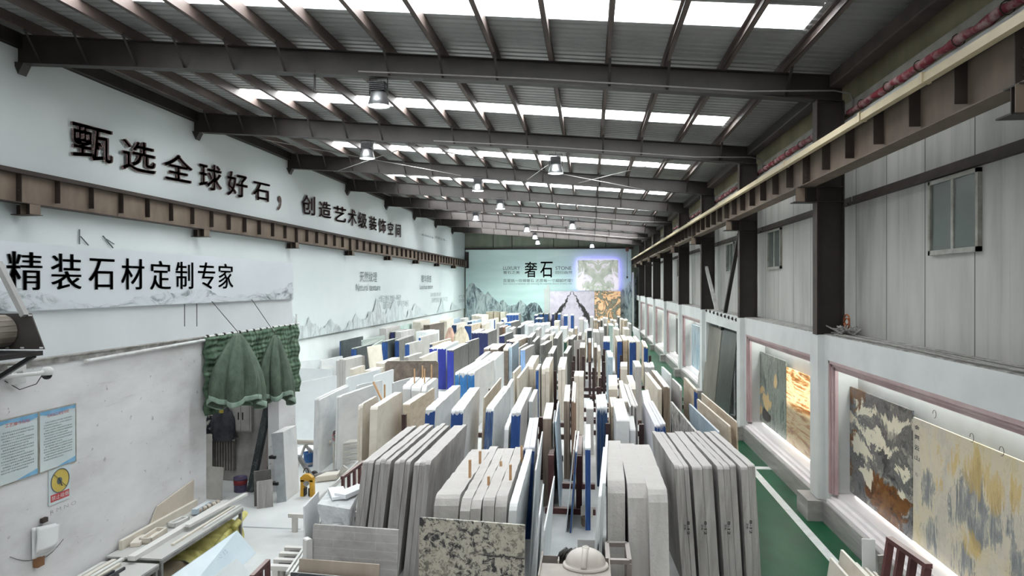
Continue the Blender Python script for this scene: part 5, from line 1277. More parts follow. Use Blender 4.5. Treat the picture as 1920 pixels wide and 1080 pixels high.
for i in range(9):
    p = PX(1325+7*i, 582+2.2*i, 3.95); MB().lathe((3.952, p.y, p.z), [(.05, 0), (.05, .03), (.025, .035), (.0, .06)], 8, axis=(-1, 0, 0)).build('bolt', STEEL, ab_)
# other niches farther on
defs = {5: [('streaky blue slab filling the third lit niche', bluewave('blue_wave_stone'), .45, .92), ('narrow brown slab at the near side of the blue niche slab', BL_['R'], .08, .38)],
        6: [('dark green-grey slab in the fourth lit niche', BL_['D'], .12, .8)], 7: [('pale pinkish slab in the fifth lit niche', BL_['C'], .1, .9)],
        8: [('grey ribbed slab in the sixth lit niche', BL_['G'], .1, .85)], 9: [('pale pink-grey slab in the last niche before the back banner', BL_['P'], .1, .9)]}
for k, L_ in defs.items():
    y0, y1 = FY[k-1]+.46, FY[k]-.3
    for lab, m, f0, f1 in L_: MB().box((NX-.02*(f0 < .1), y0+(y1-y0)*f0, .56), (NX+.02-.02*(f0 < .1), y0+(y1-y0)*f1, 2.35)).build('display_slab', m, label=lab, cat='stone slab')
# niche light strips (tucked up behind the header)
for k in (1, 2, 3, 5, 6, 7, 8, 9):
    y0, y1 = FY[k-1]+.62, FY[k]-.46
    if k == 1: y0 = 3
    nm = {1: 'behind the camera side pier', 2: 'above the cloudy slabs of the first niche', 3: 'above the golden onyx of the second niche', 5: 'above the streaky blue slab', 6: 'above the dark green-grey slab', 7: 'above the pale pinkish slab', 8: 'above the grey ribbed slab', 9: 'in the last niche before the back banner'}[k]
    MB().box((4.36, y0, 2.66), (4.40, y1, 2.69)).build('light_strip', EM('niche_led', 'fbfffb', 26), label='white light strip '+nm, cat='light')
    MB().box((4.33, y0, .545), (4.36, y1, .56)).build('light_strip', EM('niche_led_low', 'fffaf0', 7), label='white low light strip under the slabs, '+nm, cat='light')
# wires hooked at the slab tops
for i, (u, v) in enumerate(((1752, 784), (1822, 829), (1878, 855))):
    p = PX(u, v, NX-.02)
    MB().tube([(p.x, p.y+.04*math.cos(q*.5), p.z+.05+.05*math.sin(q*.5)) for q in range(11)], .003, 5).build('wire_loop', STEEL, label='thin wire loop above the beige misty slab, %s from the pier' % ORD[i], cat='wire', group='wire loops')
# rubble, cables on the ledge
p = PX(1585, 615, 4.2); rb = thing('ledge_debris', 'dusty heap of scraps with orange cable on the ledge beside the first column', 'debris', (4.2, p.y, 3.165))
rnd = random.Random(6); mb = MB()
for i in range(40): mb.bar((4.2+rnd.uniform(-.15, .15), p.y+rnd.uniform(-.35, .3), 3.17+rnd.uniform(0, .1)), (4.2+rnd.uniform(-.2, .2), p.y+rnd.uniform(-.45, .4), 3.18+rnd.uniform(0, .16)), .012, .02)
o = mb.build('scraps', DUSTY, rb); o['kind'] = 'stuff'
MB().tube([(4.22, p.y+.12*math.cos(q*.4), 3.33+.1*math.sin(q*.4)+.004*q) for q in range(30)], .012, 6).build('orange_cable', M('orange_cable', '8a4a22', '6d3b1e', rough=.6), rb)
for i, (x, z) in enumerate(((4.02, 3.175), (4.10, 3.175), (4.20, 3.178))):
    MB().tube([(x+.02*math.sin(q*.9+i), 5.2+q*.5, z+.012) for q in range(14)], .012, 6).build('ledge_pipe', M('ledge_pipe_grey', '8d8b86', '6f6d68', rough=.6, scale=5), label='thin dusty pipe lying on the ledge beneath the big upper window, %s from the edge' % ORD[i], cat='pipe', group='ledge pipes')

# ================================================================ RIGHT FOREGROUND
MAR = M('maroon_rack_paint', '4a2b2c', '5f3a38', rough=.6, scale=4, dust='a99a95', dustf=.75)
rk = thing('slat_rack', 'maroon steel slat rack standing by the misty beige slab', 'rack', (3.38, 6.75, 0))
a, b = PZ(1667, 1010, 1.2), PZ(1742, 1062, 1.2)
MB().bar(a, b, .07, .05).build('top_rail', MAR, rk)
for f in (.03, .33, .63, .95):
    q = a.lerp(b, f); MB().bar((q.x, q.y, 1.17), (q.x-.16, q.y+.0, 0), .055, .07).build('slat', MAR, rk)
MB().bar((a.x-.1, a.y, .4), (b.x-.1, b.y, .4), .05, .04).build('lower_rail', MAR, rk)
for i, (u, v) in enumerate(((1556, 1045), (1576, 1030), (1587, 1046), (1602, 1054), (1620, 1063), (1636, 1071))):
    f = PZ(u, v, .62+.03*(i == 1)); x = f.x; z = f.z
    lab = 'cream stone sill leaning at the bottom edge, %s from the white line' % ORD[i]
    MB().prism([(x, f.y, z), (x+.032, f.y, z), (x-.06, f.y, 0), (x-.092, f.y, 0)], (0, -2.3, 0)).build('stone_sill', BL_['C'], label=lab, cat='stone sill', group='cream sills', bevel=.003)
facing('white board on end in front of the grey marble base near the slat rack', 1617, 1641, 1011, 1012, .95, WHITE, .05, .005, thick=.03, cat='board')
facing('dark grey board on end between white board and slat rack', 1648, 1664, 1042, 1041, .85, BL_['D'], .05, .005, thick=.03, cat='board')

# ================================================================ FRONT SLABS AND AISLE
t = NT('grey_tile_panel')
br = t.node('ShaderNodeTexBrick'); br.inputs['Scale'].default_value = 1.0; br.inputs['Mortar Size'].default_value = .004; br.inputs['Brick Width'].default_value = .52; br.inputs['Row Height'].default_value = .095
mp = t.n.new('ShaderNodeSeparateXYZ'); t.l.new(t.src, mp.inputs[0]); cb_ = t.n.new('ShaderNodeCombineXYZ'); t.l.new(mp.outputs[0], cb_.inputs[0]); t.l.new(mp.outputs[2], cb_.inputs[1]); t.l.new(cb_.outputs[0], br.inputs['Vector'])
n = t.noise(t.mapping((1, 1, 1)), 2.4, 8, .65, 1.2)
br.inputs['Color1'].default_value = srgb('8f8d8b'); br.inputs['Color2'].default_value = srgb('a3a19f'); br.inputs['Mortar'].default_value = srgb('b9b7b4')
TILEP = t.out(t.mix(.55, br.outputs[0], t.ramp(n.outputs[0], [(.35, '8b8987'), (.6, 'b5b3b0')])), .5)
facing('grey stone slab scored like long bricks, standing before the front left stack', 587, 747, 983, 994, 1.2, TILEP, .1, .006, thick=.03)
facing('plain tan board leaning low against the brick-scored slab', 561, 711, 1048, 1059, 1.02, M('tan_board', '8f8376', 'a3968a', rough=.6, scale=1.5, stretch=(3, 1, .6)), .12, .004, thick=.02, cat='board')
facing('dark grey slab edge at the very bottom below the tan board', 545, 705, 1073, 1087, .9, BL_['K'], .12, .004, thick=.02)
t = NT('black_speckled_granite')
v = t.mapping((1, 1, 1)); n = t.noise(v, 13, 7, .72, .5); n2 = t.noise(v, 2.2, 5, .6, .8); n3 = t.noise(v, 26, 3)
col = t.ramp(n.outputs[0], [(.41, '19191c'), (.46, '5c5a54'), (.5, '9c978a'), (.62, 'aca698'), (.69, '6d6a61')])
col = t.mix(t.ramp(n2.outputs[0], [(.5, 0.), (.65, .5)]), col, 'a7a18f'); col = t.mix(t.ramp(n3.outputs[0], [(.62, 0.), (.68, .8)]), col, '2c2b2d')
gx = t.n.new('ShaderNodeSeparateXYZ'); t.l.new(t.src, gx.inputs[0])
ln = t.ramp(t.math('ABSOLUTE', t.math('SUBTRACT', gx.outputs[2], t.math('ADD', 1.0, t.math('MULTIPLY', t.math('SUBTRACT', n.outputs[0], .5), .12)))), [(.004, 1.), (.016, 0.)])
col = t.mix(t.math('MULTIPLY', ln, t.ramp(gx.outputs[0], [(.05, 0.), (.15, 1.)])), col, '1a1a1c')
GRAN = t.out(col, .3)
o = facing('black and white speckled granite slab standing before the short white blocks', 787, 984, 970, 985, 1.36, GRAN, .06, .006, thick=.03)
for i, (u1, v, b_, h, lab) in enumerate(((1019.5, 990, (1024, 948), 1.05, 'thin low white slab beside the granite slab, nearest to the camera'), (1003, 880, (1016, 808), 1.5, 'tall thin white slab facing the aisle behind the short white blocks'), (1010, 965, (1018, 905), 1.2, 'thin white slab just behind the lowest one beside the aisle'))):
    B(lab, u1, u1+3, v, b_, 'H', n=1, h=h, lean=-.06, rough=.02)
# A-frame rack in the aisle
rk = thing('slab_rack', 'maroon steel slab rack with upright posts across the middle aisle', 'rack', (-.5, 10.3, 0))
p0, p1 = PZ(1022, 963, 0), PZ(1106, 966, 0)
yk = p0.y
MB().box((p0.x, yk, 0), (p1.x+.1, yk+.12, .1)).build('base_rail', MAR, rk)
MB().box((p0.x, yk+1.5, 0), (p1.x+.1, yk+1.62, .1)).build('base_rail', MAR, rk)
for u in (1033, 1085.5):
    q = PY(u, 900, yk); MB().box((q.x-.05, yk+.02, .1), (q.x+.05, yk+.12, 1.02)).build('post', MAR, rk)
    MB().box((q.x-.045, yk+.1, .98), (q.x+.045, yk+1.6, 1.03)).build('top_rail', MAR, rk)
    MB().box((q.x-.05, yk+1.5, .1), (q.x+.05, yk+1.6, 1.02)).build('post', MAR, rk)
B('thin white-edged slab leaning on the aisle rack, left one', 1075, 1077, 842, (1079, 806), 'H', n=1, h=1.35, lean=-.10, rough=.01, L=1.4)
bl = B('blue-edged thin slab leaning on the aisle rack, right of the white-edged one', 1078.5, 1082, 846, (1083, 808), 'L', 'b', n=1, h=1.32, lean=-.07, rough=.01, drop=.005)
w = thing('wood_offcut', 'small wooden block with torn paper on the aisle floor', 'wood block', tuple(PZ(1098, 985, 0)))
p = PZ(1098, 985, 0); MB().obox((p.x, p.y, .07), (.13, .14, .14), .2).build('block', M('offcut_wood', '7d6c5f', '94826f', rough=.8, scale=6), w, bevel=.01)
MB().grid(lambda a, b: (p.x-.08+.2*a, p.y+.02+.06*b, .14+.15*b+.02*math.sin(a*5)), 6, 5).build('paper', M('torn_paper', 'd2ccc2', rough=.8), w, solid=.003)
facing('small light grey sheet on end at the foot of the rounded white blocks', 1083, 1117, 1012, 1013, .75, M('grey_board', 'b5b3b0', 'a8a6a3', rough=.6), .03, .004, thick=.02, cat='board')
# basin on a box
bx = thing('wooden_crate', 'dusty box with open dark compartments holding the upturned basin', 'box', tuple(PZ(1078, 1075, 0)))
c = PZ(1098, 1062, 1.0)
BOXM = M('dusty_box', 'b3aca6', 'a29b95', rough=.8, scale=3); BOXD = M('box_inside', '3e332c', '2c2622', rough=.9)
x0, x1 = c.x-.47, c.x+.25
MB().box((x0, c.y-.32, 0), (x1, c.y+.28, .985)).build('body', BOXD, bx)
MB().box((x0, c.y-.34, .985), (x1, c.y+.04, 1.0)).build('lid_board', BOXM, bx)
MB().box((x0-.015, c.y-.34, .0), (x0, c.y+.3, 1.03)).box((x0+.17, c.y+.04, .9), (x0+.185, c.y+.28, 1.03)).box((x1, c.y-.34, 0), (x1+.012, c.y+.28, 1.0)).build('partitions', BOXM, bx)
bs = thing('wash_basin', 'upturned cream ceramic wash basin with drain collar on the dusty box', 'basin', (c.x, c.y, 1.0))
CER = M('cream_ceramic', 'c9c2ba', 'beb6ae', rough=.45, scale=2, dust='cfc9c2')
prof = [(.235, 0), (.245, .012), (.24, .03), (.222, .036)]+[(.215*math.cos(a*math.pi/2*.93), .036+.155*math.sin(a*math.pi/2)) for a in [i/12 for i in range(13)]]
MB().lathe((c.x, c.y, 1.0), prof, 40, sy=.78).build('bowl', CER, bs, smooth=True)
MB().lathe((c.x, c.y, 1.18), [(.038, 0), (.036, .03), (.03, .034), (.022, .03), (.02, .005)], 20).build('drain_collar', CER, bs, smooth=True)
mb = MB()
mb.grid(lambda a, b: (c.x-.03+.06*a-.02*b, c.y-.78*(.222*math.sin(b*math.pi/2)), 1.045+.155*math.cos(b*math.pi/2)), 2, 12)
bw_ = [x for x in COL.objects if x.parent == bs][0]; mb.build('overflow_ridge', CER, bw_, solid=.02, smooth=True)
jk = thing('black_scrap', 'crumpled black plastic scrap behind the upturned basin', 'scrap', (c.x-.2, c.y+.2, .99))
rnd = random.Random(2); mb = MB()
for i in range(5): mb.tube([(c.x-.32+.05*i+rnd.uniform(-.03, .03), c.y+.12+rnd.uniform(-.05, .08), .995+rnd.uniform(0, .03)), (c.x-.27+.05*i, c.y+.16, 1.06+rnd.uniform(0, .04)), (c.x-.2+.05*i, c.y+.2, 1.09+rnd.uniform(-.02, .02))], .025, 6)
mb.build('film', M('black_film', '2a2826', '3d3a37', rough=.35, scale=6), jk, smooth=True)
fr = thing('table_frame', 'small dark steel table frame in front of the rounded white blocks', 'frame', tuple(PZ(1160, 1080, 0)))
a, b = PZ(1140, 1052, .95), PZ(1180, 1053, .95); FRM = M('grey_frame', '6a605c', '857a75', rough=.6, scale=5, dust='b9b2ad', dustf=.9)
mb = MB().bar(a, b, .05, .05).bar(a+Vector((0, .5, 0)), b+Vector((0, .5, 0)), .05, .05).bar(a, a+Vector((0, .5, 0)), .05, .05).bar(b, b+Vector((0, .5, 0)), .05, .05); mb.build('top_frame', FRM, fr)
for q in (a, b, a+Vector((0, .5, 0)), b+Vector((0, .5, 0))): MB().bar((q.x, q.y, .93), (q.x, q.y, 0), .05, .05).build('leg', FRM, fr)
# stock marks on the four tall grey blocks
for rt, (u, v) in zip(FRONT4, ((1290, 990), (1322, 990), (1366, 990), (1407, 988))):
    sl = [o for o in COL.objects if o.parent == rt][0]
    w0 = wloc(rt); y = min(q.co.y for q in sl.data.vertices)+w0.y
    p = PY(u, v, y-.012); mb = MB()
    put(mb, '8-12', lambda x, yy, p=p: Vector((p.x-.012+.035*yy, p.y, p.z+.09-.18*x)), w=.02); put(mb, '26', lambda x, yy, p=p: Vector((p.x-.05+.025*yy, p.y, p.z+.05-.08*x)), w=.01)
    mb.build('stock_mark', INKK, rt)
# white marks on the brick slab are left out
# ================================================================ LEFT FOREGROUND AND CABIN
WOODW = M('whitened_wood', 'cfccc6', 'b9b5ae', rough=.8, scale=4, dust='dedcd8'); STW = M('white_stone_strip', 'd6d6d3', 'c9c9c5', rough=.5, scale=3, dust='e2e2df')
BEIGE = M('beige_stone_piece', 'c2b8aa', 'b3a99b', rough=.6, scale=3, dust='d6cfc5'); CREAMP = M('cream_stone_piece', 'd3ccbf', 'c6beb1', rough=.6, scale=3, dust='dfdad1')
LEGM = M('dusty_table_steel', '8f8d8a', '6d6a67', rough=.6, scale=6)
TX0, TX1 = WX+.02, -5.24
def table(lab, ya, yb, z):
    g = thing('work_table', lab, 'table', ((TX0+TX1)/2, (ya+yb)/2, 0))
    MB().box((TX0, ya, z-.025), (TX1, yb, z)).build('tabletop', M('dusty_tabletop', 'a5a5a3', 'bcbcb9', rough=.6, scale=2, dust='c3c3c0'), g)
    MB().box((TX1-.03, ya, z-.07), (TX1, yb, z-.025)).box((TX0, ya, z-.07), (TX0+.03, yb, z-.025)).build('apron', LEGM, g)
    for x in (TX0+.03, TX1-.03):
        for y in [ya+.03, yb-.03]+([(ya+yb)/2] if yb-ya > 2 else []): MB().box((x-.02, y-.02, 0), (x+.02, y+.02, z-.07)).build('leg', LEGM, g)
    return g
ZT = .64
y1t = PX(456, 944, TX1).y; y0t = PX(303, 1038, TX1).y
table('low steel work table along the near left wall with long white stone strips on it', y0t, y1t, ZT)
table('nearer low work table carrying white and black strips at the picture corner', y0t-2.4, y0t-.05, ZT-.04)
def strip_(lab, x, w, ya, yb, z0, h, m, cat='stone strip', g=None, dx=0.):
    MB().hexa([(x, ya, z0), (x+w, ya, z0), (x+w+dx, yb, z0), (x+dx, yb, z0)], [(x, ya, z0+h), (x+w, ya, z0+h), (x+w+dx, yb, z0+h), (x+dx, yb, z0+h)]).build('stone_strip', m, label=lab, cat=cat, group=g, bevel=.004)
strip_('long wide white strip down the middle of the farther work table', -5.62, .10, y0t-.1, y1t+.1, ZT, .06, STW)
strip_('long white strip lying diagonally over the far end of the work table', -5.50, .07, y0t+.9, y1t+.35, ZT+.06, .04, STW, dx=.08)
strip_('thin cream strip near the outer edge of the farther work table', -5.38, .035, y0t+.4, y1t-.05, ZT, .03, CREAMP)
strip_('white strip at the outer edge of the farther work table', -5.31, .03, y0t+1.0, y1t+.02, ZT, .03, STW)
strip_('long cream plank against the wall on the farther work table', -5.96, .05, y0t+.2, y1t-.1, ZT, .12, CREAMP)
strip_('pale blue-white moulding at the far end of the work table', -5.78, .08, y0t+1.5, y1t-.1, ZT+.02, .08, BL_['L'])
MB().prism([(WX+.03, y0t+.75, ZT+.01), (WX+.03, y1t-.15, ZT+.01), (WX+.01, y1t-.1, ZT+.42), (WX+.01, y0t+1.0, ZT+.30)], (.02, 0, 0)).build('beige_board', BEIGE, label='thin beige panel leaning on the wall behind the work table strips', cat='stone panel')
def tray(lab, x, y, lx, ly, h, m, rz):
    g = thing('stone_tray', lab, 'stone piece', (x, y, ZT))
    mb = MB(); mb.obox((x, y, ZT+.015), (lx, ly, .03), rz)
    R = Matrix.Rotation(rz, 3, 'Z')
    for dx, dy, sx, sy in ((lx/2-.015, 0, .03, ly), (-lx/2+.015, 0, .03, ly), (0, ly/2-.015, lx, .03), (0, -ly/2+.015, lx, .03)):
        q = R @ Vector((dx, dy, 0)); mb.obox((x+q.x, y+q.y, ZT+h/2), (sx, sy, h), rz)
    mb.build('tray', m, g, bevel=.006)
tray('cream stone tray lying on the farther work table, nearer one', -5.77, y0t+.62, .16, .42, .08, CREAMP, .1)
tray('small white stone tray behind the cream one on the work table', -5.76, y0t+1.15, .13, .3, .07, STW, -.15)
MB().obox((-5.86, y0t+.45, ZT+.03), (.12, .3, .06), .3).build('stone_offcut', CREAMP, label='flat cream offcut at the near end of the farther table', cat='stone piece', bevel=.01)
mb = MB()
for i in range(5): mb.lathe((-5.72+.02*i, y0t+1.6+.09*i, ZT+.055), [(.03, -.03), (.045, 0), (.03, .03)], 10, axis=(.2, 1, 0))
mb.build('turned_baluster', BEIGE, label='short turned beige baluster lying on the farther work table', cat='stone piece')
Z2 = ZT-.04
for i, (x, w, m, nm) in enumerate(((-5.93, .05, STW, 'white strip against the wall'), (-5.86, .06, CREAMP, 'cream strip beside the wall strip'), (-5.78, .05, STW, 'white strip in the middle'), (-5.70, .04, CREAMP, 'narrow cream strip'), (-5.63, .035, M('black_strip', '26272c', '33343a', rough=.4), 'black strip nearest the cream ones'), (-5.56, .025, MATS['black_strip'], 'thin black strip in the middle'), (-5.49, .025, MATS['black_strip'], 'thin black strip near the outer edge'))):
    strip_(nm+' on the nearer work table', x, w, y0t-2.4, y0t-.15+.1*(i % 3)-(.3 if i > 3 else 0), Z2, .035, m, g='strips on the nearer table')
# yellow cloth under the table
t = NT('yellow_tarp'); n = t.noise(t.mapping((1, 1, 1)), 4, 6, .6, 1.); t.bump(n.outputs[0], .5, .03)
YEL = t.out(t.ramp(n.outputs[0], [(.3, 'a39a4a'), (.55, 'cfc97e'), (.75, 'dcd79a')]), .8)
g = thing('yellow_tarpaulin', 'crumpled yellow cloth bundle stuffed beneath the farther work table', 'tarpaulin', (-5.5, y1t-.9, 0))
rnd = random.Random(12)
def yf(a, b):
    y = y0t+.75+(y1t+.02-y0t-.75)*a; th = math.pi*(b*1.0)
    rz = (.26+.2*a)*(1+.16*math.sin(9*a+4*b)+.1*math.sin(23*a+9*b)); rx = .3*(1+.12*math.sin(13*a+3*b))
    return (-5.55+rx*math.cos(th), y+.03*math.sin(17*b+5*a), min(.56, .02+rz*math.sin(th)**.8+.03*abs(math.sin(31*a+7*b))))
MB().grid(yf, 70, 26).build('cloth', YEL, g, smooth=True)
for i, (f, z) in enumerate(((.35, .3), (.62, .4))): MB().tube([(-5.27, y0t+.75+1.6*f, z), (-5.33, y0t+1.2+1.6*f, z+.06)], .05, 10).build('roll', YEL, g, smooth=True)
MB().grid(lambda a, b: (-5.6+.26*math.cos(math.pi*b)*(1+.2*math.sin(a*9)), y0t+.1+.75*a, .02+.28*math.sin(math.pi*b)*(1+.2*math.sin(a*8+b*5))), 26, 12).build('kraft_paper', M('kraft_paper', '9a8b76', 'b3a58f', rough=.8, scale=4), label='crumpled brown paper under the near end of the farther table', cat='paper', smooth=True)
bk = thing('black_bucket', 'small black bucket on the floor under the nearer work table', 'bucket', tuple(PZ(255, 1110, 0)))
p = PX(255, 1080, -5.33); MB().lathe((p.x, p.y, 0), [(.10, 0), (.125, .36), (.13, .37), (.118, .365), (.1, .05), (0, .04)], 22).build('pail', LB, bk, smooth=True)
# pale blue film-wrapped panel leaning in front of the table
P = [PX(440, 996, -5.16), PZ(461, 1028, 0)]
a = PX(440, 996, -5.2); zt_ = a.z
PB = M('pale_blue_panel', 'c9d9e1', 'd8e4ea', rough=.3, scale=1.5)
pn = thing('leaning_board', 'pale blue-white panel leaning against the work tables, with faint writing', 'panel', (-5.0, 7.5, 0))
MB().prism([(-5.19, a.y+.02, zt_), (-5.19, a.y-3.0, zt_), (-4.78, a.y-3.2, 0), (-4.98, a.y+.18, 0)], (.02, 0, .005)).build('panel', PB, pn)
mb = MB()
for i in range(3):
    put(mb, 'KG 12', lambda x, y, i=i: Vector((-5.165+.32*(.25+.12*y)-.0, a.y-.75-.75*i+.3*x, zt_*(1-(.25+.12*y))+.012)), w=-.01)
mb.build('faint_writing', M('faint_blue_ink', '9fb4c0', rough=.6), pn)
for i, (x0_, xb, y0_, lab) in enumerate(((-4.72, -4.5, 8.6, 'white panel lying low in front of the pale blue panel'), (-4.55, -4.3, 8.2, 'second white panel lying nearest to the floor seam'))):
    MB().prism([(x0_, y0_, .34-.1*i), (x0_, y0_-3, .34-.1*i), (xb, y0_-3, 0), (xb, y0_+.1, 0)], (.02, 0, .005)).build('white_sheet', M('white_sheet', 'd9e0e2', 'cfd6d8', rough=.4, scale=1.5), label=lab, cat='panel')

# ---- cabin interior seen through the opening (far wall at y = 13.2)
CY = 13.19
CW = M('cabin_white_grimy', 'b8b6b3', '8d8a87', rough=.8, scale=2.5)
struct(MB().box((-8.1, CY-.01, 0), (WX-.2, CY, 3.2)), 'wall_cabin_end', CW)
r0, r1 = PY(396, 826, CY-.08), PY(441, 882, CY-.08)
rd = thing('radiator', 'old ribbed radiator against the grimy wall inside the cabin', 'radiator', ((r0.x+r1.x)/2, CY-.08, .06))
RADM = M('radiator_paint', '8d8781', '746e69', rough=.5, scale=6)
n = 9
for i in range(n):
    x = r0.x+(r1.x-r0.x)*(i+.5)/n; MB().box((x-.02, CY-.14, r1.z), (x+.02, CY-.03, r0.z)).build('fin', RADM, rd, bevel=.012)
MB().tube([(r0.x, CY-.09, r1.z+.06), (r1.x, CY-.09, r1.z+.06)], .02, 8).tube([(r0.x, CY-.09, r0.z-.06), (r1.x, CY-.09, r0.z-.06)], .02, 8).build('headers', RADM, rd)
MB().box((r0.x-.1, CY-.2, r0.z+.03), (r1.x+.05, CY-.01, r0.z+.06)).build('window_board', CW, label='narrow dusty shelf above the radiator in the cabin', cat='shelf')
c0, c1 = PY(437, 742, CY-.06), PY(474, 809, CY-.06)
cb2 = thing('wall_cabinet', 'old white two-door wall cabinet inside the cabin', 'cabinet', ((c0.x+c1.x)/2, CY-.1, c1.z))
MB().box((c0.x, CY-.12, c1.z), (c1.x, CY-.02, c0.z)).build('body', CW, cb2)
for i in (0, 1):
    xa = c0.x+.02+(c1.x-c0.x-.04)*i/2; xb = xa+(c1.x-c0.x-.04)/2-.01
    d = MB().box((xa, CY-.14, c1.z+.03), (xb, CY-.12, c0.z-.03)).build('door', CW, cb2, bevel=.004)
    MB().box((xb-.05 if i == 0 else xa+.03, CY-.155, c1.z+.25), (xb-.03 if i == 0 else xa+.05, CY-.14, c1.z+.4)).build('handle', STEEL, d)
j0 = PY(420, 762, CY-.15); jk = thing('hanging_jacket', 'dark work jacket with yellow patch hanging inside the cabin', 'jacket', (j0.x, CY-.15, PY(420, 826, CY-.15).z))
zj = PY(420, 826, CY-.15).z; ztj = PY(420, 758, CY-.15).z
JM = M('dark_jacket', '34363c', '4a4b50', rough=.9, scale=6)
def jf(a, b):
    th = 2*math.pi*a; w = .06+.15*min(1, b*2.6)+.03*b
    return (j0.x+w*math.cos(th)*(1+.1*math.sin(5*th)), CY-.17+.1*min(1, b*3)*math.sin(th)*(1+.2*math.sin(4*th)), ztj+(zj-ztj)*b)
MB().grid(jf, 40, 14).build('body', JM, jk, smooth=True)
for s in (-1, 1): MB().tube([(j0.x+s*.13, CY-.17, ztj-.14), (j0.x+s*.2, CY-.2, ztj-.35), (j0.x+s*.2, CY-.19, zj+.08)], [.05, .055, .05], 10).build('sleeve', JM, jk, smooth=True)
MB().obox((j0.x+.02, CY-.285, ztj-.12), (.09, .01, .07)).build('yellow_patch', M('jacket_yellow', 'a8983c', rough=.8), [x for x in COL.objects if x.parent == jk][0])
MB().tube([(j0.x, CY-.17, ztj), (j0.x, CY-.02, ztj+.05)], .01, 5).build('hook', STEEL, jk)
p0 = PY(397, 790, CY-.12); MB().grid(lambda a, b: (p0.x-.12+.2*a, CY-.1-.05*math.sin(a*9), p0.z+.25-.5*b), 10, 6).build('hanging_rag', M('patterned_rag', '2f3238', 'c9c8c0', rough=.9, scale=9, lo=.5, hi=.56), label='patterned dark rag hanging left of the jacket in the cabin', cat='rag', solid=.01)
can = thing('paint_bucket', 'dark red and purple paint bucket on the cabin floor', 'bucket', tuple(PZ(451, 921, 0)))
p = PZ(451, 921, 0)
MB().lathe((p.x, p.y, 0), [(.12, 0), (.125, .25), (.132, .255), (.132, .28), (.12, .28), (.11, .1), (0, .09)], 24).build('pail', M('bucket_purple', '4a4466', '6b6384', rough=.5, scale=8), can, smooth=True)
MB().lathe((p.x, p.y, .14), [(.1265, 0), (.1275, .05), (.1275, .09)], 24).build('red_band', M('bucket_red', '8c2f33', '6d2428', rough=.5), [x for x in COL.objects if x.parent == can][0], smooth=True)
def lean_bar(lab, name, b, t_, w, h, m, cat):
    return MB().bar(b, t_, w, h).build(name, m, label=lab, cat=cat, bevel=.006)
b_, t_ = PZ(470, 922, 0), PY(504, 754, 12.75); lean_bar('long dark grey stone post leaning inside the opening', 'stone_post', b_, t_, .12, .12, BL_['K'], 'stone post')
b_, t_ = PZ(494, 905, 0), PY(522, 750, 13.0); lean_bar('long pinkish-grey stone post leaning beside the dark one', 'stone_post', b_, t_, .14, .10, M('pinkish_stone', 'a59a94', 'b8ada7', rough=.7, scale=4), 'stone post')
# grey-white pack with black clamps outside the pier
z = 1.3; pk_ = thing('slab_pack', 'grey-ended white slab pack with black clamps leaning at the end pier', 'slab bundle', tuple(PZ(530, 940, 0)))
a, b, c_ = PZ(509, 813, z), PZ(531, 810, z), PZ(556, 797, z)
A0, B0 = PZ(521, 943, 0), PZ(537, 940, 0); C0 = B0+(c_-b)
MB().hexa([A0, B0, C0, A0+(c_-b)], [a, b, c_, a+(c_-b)]).build('slabs', BL_['W'], pk_, bevel=.006)
d = Vector((0, -.012, 0))
MB().prism([A0+d, B0+d, b+d, a+d], (0, .01, 0)).build('grey_end', M('cement_end', '8f9496', 'a4a8a9', rough=.8, scale=5), pk_)
for f in (.34, .72):
    q = a.lerp(A0, f); MB().obox((q.x-.02, q.y+.02, q.z), (.12, .1, .05)).build('clamp', LB, pk_)
def small(lab, u0, v0, u1, v1, h, m, tilt, cat='stone tile'):
    return facing(lab, u0, u1, v0, v1, h, m, tilt, .01, thick=.02, cat=cat)
small('small dark grey stone tile behind the pale tile at the opening', 476, 884, 508, 880, .62, BL_['D'], .1)
small('small pale mottled tile leaning before the dark tile at the opening', 481, 903, 511, 899, .48, BL_['E'], .12)
small('pale wooden board on end against the left jamb of the opening', 387, 874, 418, 877, .6, WOODW, .08, 'board')
small('tall narrow board behind the pale one at the left jamb', 386, 815, 398, 814, 1.0, WOODW, .04, 'board')

# ---- middle left floor
tr = thing('trestle', 'white trestle with a thick pale pipe across it beside the pier', 'trestle', tuple(PZ(590, 872, 0)))
p = PZ(600, 872, 0); zt3 = .5
xa, xb = PY(553, 828, p.y).x, PY(620, 828, p.y).x
MB().tube([(xa, p.y, zt3), (xb, p.y, zt3)], .055, 14).build('pipe', M('pale_pipe', 'd9d1c6', 'c9c0b4', rough=.5, scale=3), tr, smooth=True)
for x in (xa+.25, xb-.12):
    for s in (-1, 1): MB().bar((x, p.y+.02*s, zt3-.05), (x+.08*s, p.y+.28*s, 0), .04).build('leg', WOODW, tr)
MB().bar((xa+.25, p.y, zt3-.08), (xb-.2, p.y, .12), .05).build('brace', WOODW, tr)
cn = thing('blue_paint_can', 'blue paint can on the white dusty floor under the trestle pipe', 'can', tuple(PZ(579, 872, 0)))
p = PZ(579, 873, 0)
MB().lathe((p.x, p.y, 0), [(.115, 0), (.115, .28), (.122, .285), (.122, .3), (.11, .3), (.105, .2), (0, .19)], 24).build('can', M('can_blue', '2d5c9a', '3f78b4', rough=.4, scale=6), cn, smooth=True)
MB().lathe((p.x, p.y, .02), [(.1165, 0), (.1165, .07)], 24).build('grey_label', M('can_label', '8c8f94', 'a9abae', rough=.5, scale=8), [x for x in COL.objects if x.parent == cn][0], smooth=True)
MB().obox((p.x, p.y+.02, .3), (.03, .03, .22), 0, .2).build('brush', WOODW, cn)
lr = thing('ladder_rack', 'whitened metal ladder-like rack standing on the floor before the veined white packs', 'rack', tuple(PZ(650, 878, 0)))
